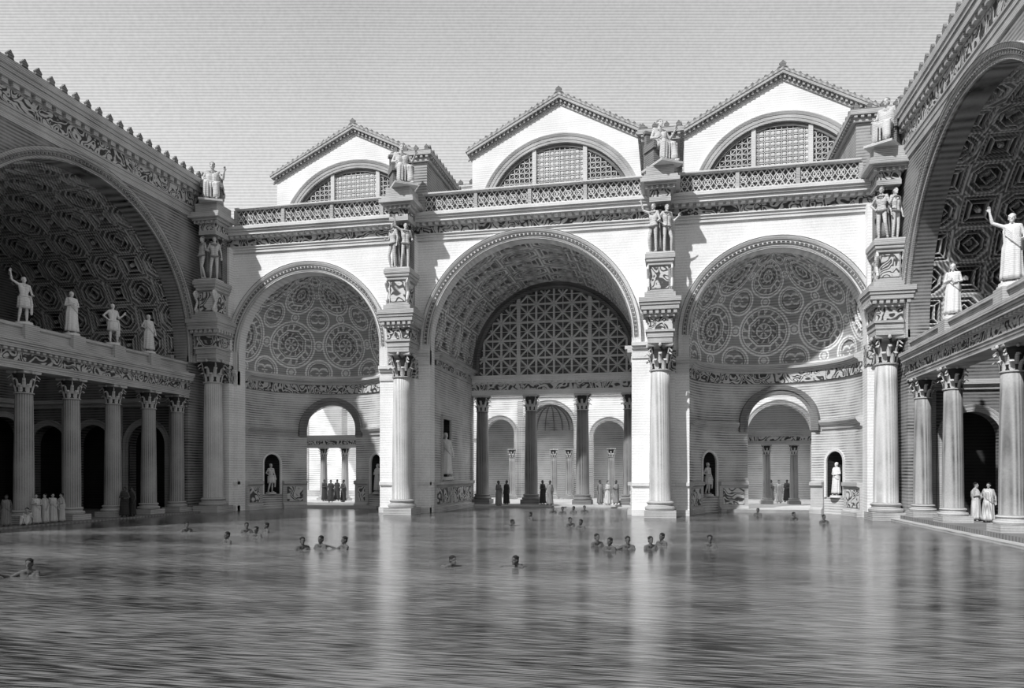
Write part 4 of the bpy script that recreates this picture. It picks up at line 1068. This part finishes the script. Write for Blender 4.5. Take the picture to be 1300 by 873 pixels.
# ------------------------------------------------------------------ bathers in the water
wet = [
 ('turn',37,731,.5,'bather alone at the far left, largest and nearest the viewer'),
 ('wade',237,675,.9,'lone bather near the left kerb below the gallery columns'),
 ('wade',288,690,-.4,'lone low bather between the left kerb and the group of three'),
 ('wade',313,676,.6,'left bather of the three in front of the left exedra'),
 ('wade',325,682,0,'middle bather of the three in front of the left exedra'),
 ('wade',338,676,-.7,'right bather of the three in front of the left exedra'),
 ('wade',384,698,.7,'left one of the three bathers below the left great arch, nearer the viewer'),
 ('wade',407,696,-.2,'middle one of the three bathers below the left great arch, nearer the viewer'),
 ('turn',437,697,-.6,'right one of the three bathers below the left great arch, nearer the viewer'),
 ('swim',574,719,1.0,'lone swimmer nearest the viewer in the middle of the pool'),
 ('swim',655,719,-.6,'lone swimmer with only the head out, right of the nearest middle swimmer'),
 ('swim',650,667,1.4,'swimmer stretched out before the second inner column'),
 ('wade',673,660,-.8,'bather beside the stretched out swimmer before the middle recess'),
 ('wade',702,651,.5,'far left bather of the row wading before the middle recess'),
 ('wade',714,652,.2,'second bather of the row wading before the middle recess'),
 ('wade',728,651,-.5,'third bather of the row wading before the middle recess'),
 ('wade',742,650,.3,'last bather of the row wading before the third inner column'),
 ('wade',724,668,.6,'left one of the close pair below the row before the middle recess'),
 ('wade',737,671,-.5,'right one of the close pair below the row before the middle recess'),
 ('wade',758,693,.6,'leftmost bather of the line of five in front of the third giant column'),
 ('wade',774,699,-.5,'second bather of the line of five in front of the third giant column'),
 ('turn',797,697,.2,'third bather of the line of five in front of the third giant column'),
 ('wade',826,697,.5,'fourth bather of the line of five in front of the third giant column'),
 ('wade',840,692,-.7,'rightmost bather of the line of five in front of the third giant column'),
 ('wade',901,695,0,'lone bather in front of the right exedra, nearer the viewer'),
 ('wade',1008,660,.6,'bather in the water at the foot of the right exedra doorway'),
 ('wade',1046,664,.2,'bather near the right corner giant column'),
 ('wade',962,654,-.5,'small bather left of the doorway group in the right exedra'),
]
for p, px, py, rz, l in wet:
    x, y = at(px, py, 0); person(p, (x, y, -1.34 if p != 'swim' else -1.3), rz, l, None, 1.0, 'skin')

# ------------------------------------------------------------------ light
sd = bpy.data.lights.new('sun', 'SUN'); sd.energy = 4.2; sd.angle = math.radians(1.0)
so = bpy.data.objects.new('sun', sd); C.objects.link(so)
so.rotation_euler = V((.37, .61, -.70)).to_track_quat('-Z', 'Y').to_euler(); so.location = (-20, -20, 40)
for x in (-24, -8, 8):
    ad = bpy.data.lights.new('far_room_fill', 'AREA'); ad.energy = 2600; ad.size = 10  # added area lamps, unseen overhead, brightening the far rooms; no real skylight
    ao = bpy.data.objects.new('far_room_fill', ad); C.objects.link(ao); ao.location = (x, 60, 16.5); ao.rotation_euler = (math.radians(25), 0, 0)
w = bpy.data.worlds.new('sky'); sc.world = w; w.use_nodes = True; nt = w.node_tree; N = nt.nodes; L = nt.links
bg = N['Background']; tc = N.new('ShaderNodeTexCoord'); sp = N.new('ShaderNodeSeparateXYZ'); L.new(tc.outputs['Generated'], sp.inputs[0])
cr = N.new('ShaderNodeValToRGB'); e = cr.color_ramp.elements
e[0].position = .10; e[0].color = (.24,.24,.24,1); e[1].position = .75; e[1].color = (.24,.24,.24,1)
for p_, c_ in ((.27,.74),(.36,.70),(.50,.54),(.58,.46)):
    k = e.new(p_); k.color = (c_,c_,c_,1)
L.new(sp.outputs['Z'], cr.inputs[0])
nz = N.new('ShaderNodeTexNoise'); nz.inputs['Scale'].default_value = 3; nz.inputs['Detail'].default_value = 4
L.new(tc.outputs['Generated'], nz.inputs['Vector'])
n3 = N.new('ShaderNodeTexNoise'); n3.inputs['Scale'].default_value = 260; n3.inputs['Detail'].default_value = 2
L.new(tc.outputs['Generated'], n3.inputs['Vector'])
def wm(op, a, b=None):
    n = N.new('ShaderNodeMath'); n.operation = op
    for i, x in enumerate((a, b)):
        if x is None: continue
        if isinstance(x, (int, float)): n.inputs[i].default_value = x
        else: L.new(x, n.inputs[i])
    return n.outputs[0]
yy = wm('MAXIMUM', wm('ADD', wm('MULTIPLY', sp.outputs['X'], -.206), wm('MULTIPLY', sp.outputs['Y'], .978)), .05)
hz = wm('SINE', wm('ADD', wm('MULTIPLY', wm('DIVIDE', sp.outputs['Z'], yy), 1550.0), wm('MULTIPLY', nz.outputs['Fac'], 6.0)))
f = wm('ADD', wm('ADD', wm('MULTIPLY', hz, .15), wm('MULTIPLY', n3.outputs['Fac'], .25)), wm('ADD', .74, wm('MULTIPLY', nz.outputs['Fac'], .28)))
mx = N.new('ShaderNodeVectorMath'); mx.operation = 'SCALE'; L.new(cr.outputs[0], mx.inputs[0]); L.new(f, mx.inputs['Scale'])
L.new(mx.outputs[0], bg.inputs['Color']); bg.inputs['Strength'].default_value = 1.0
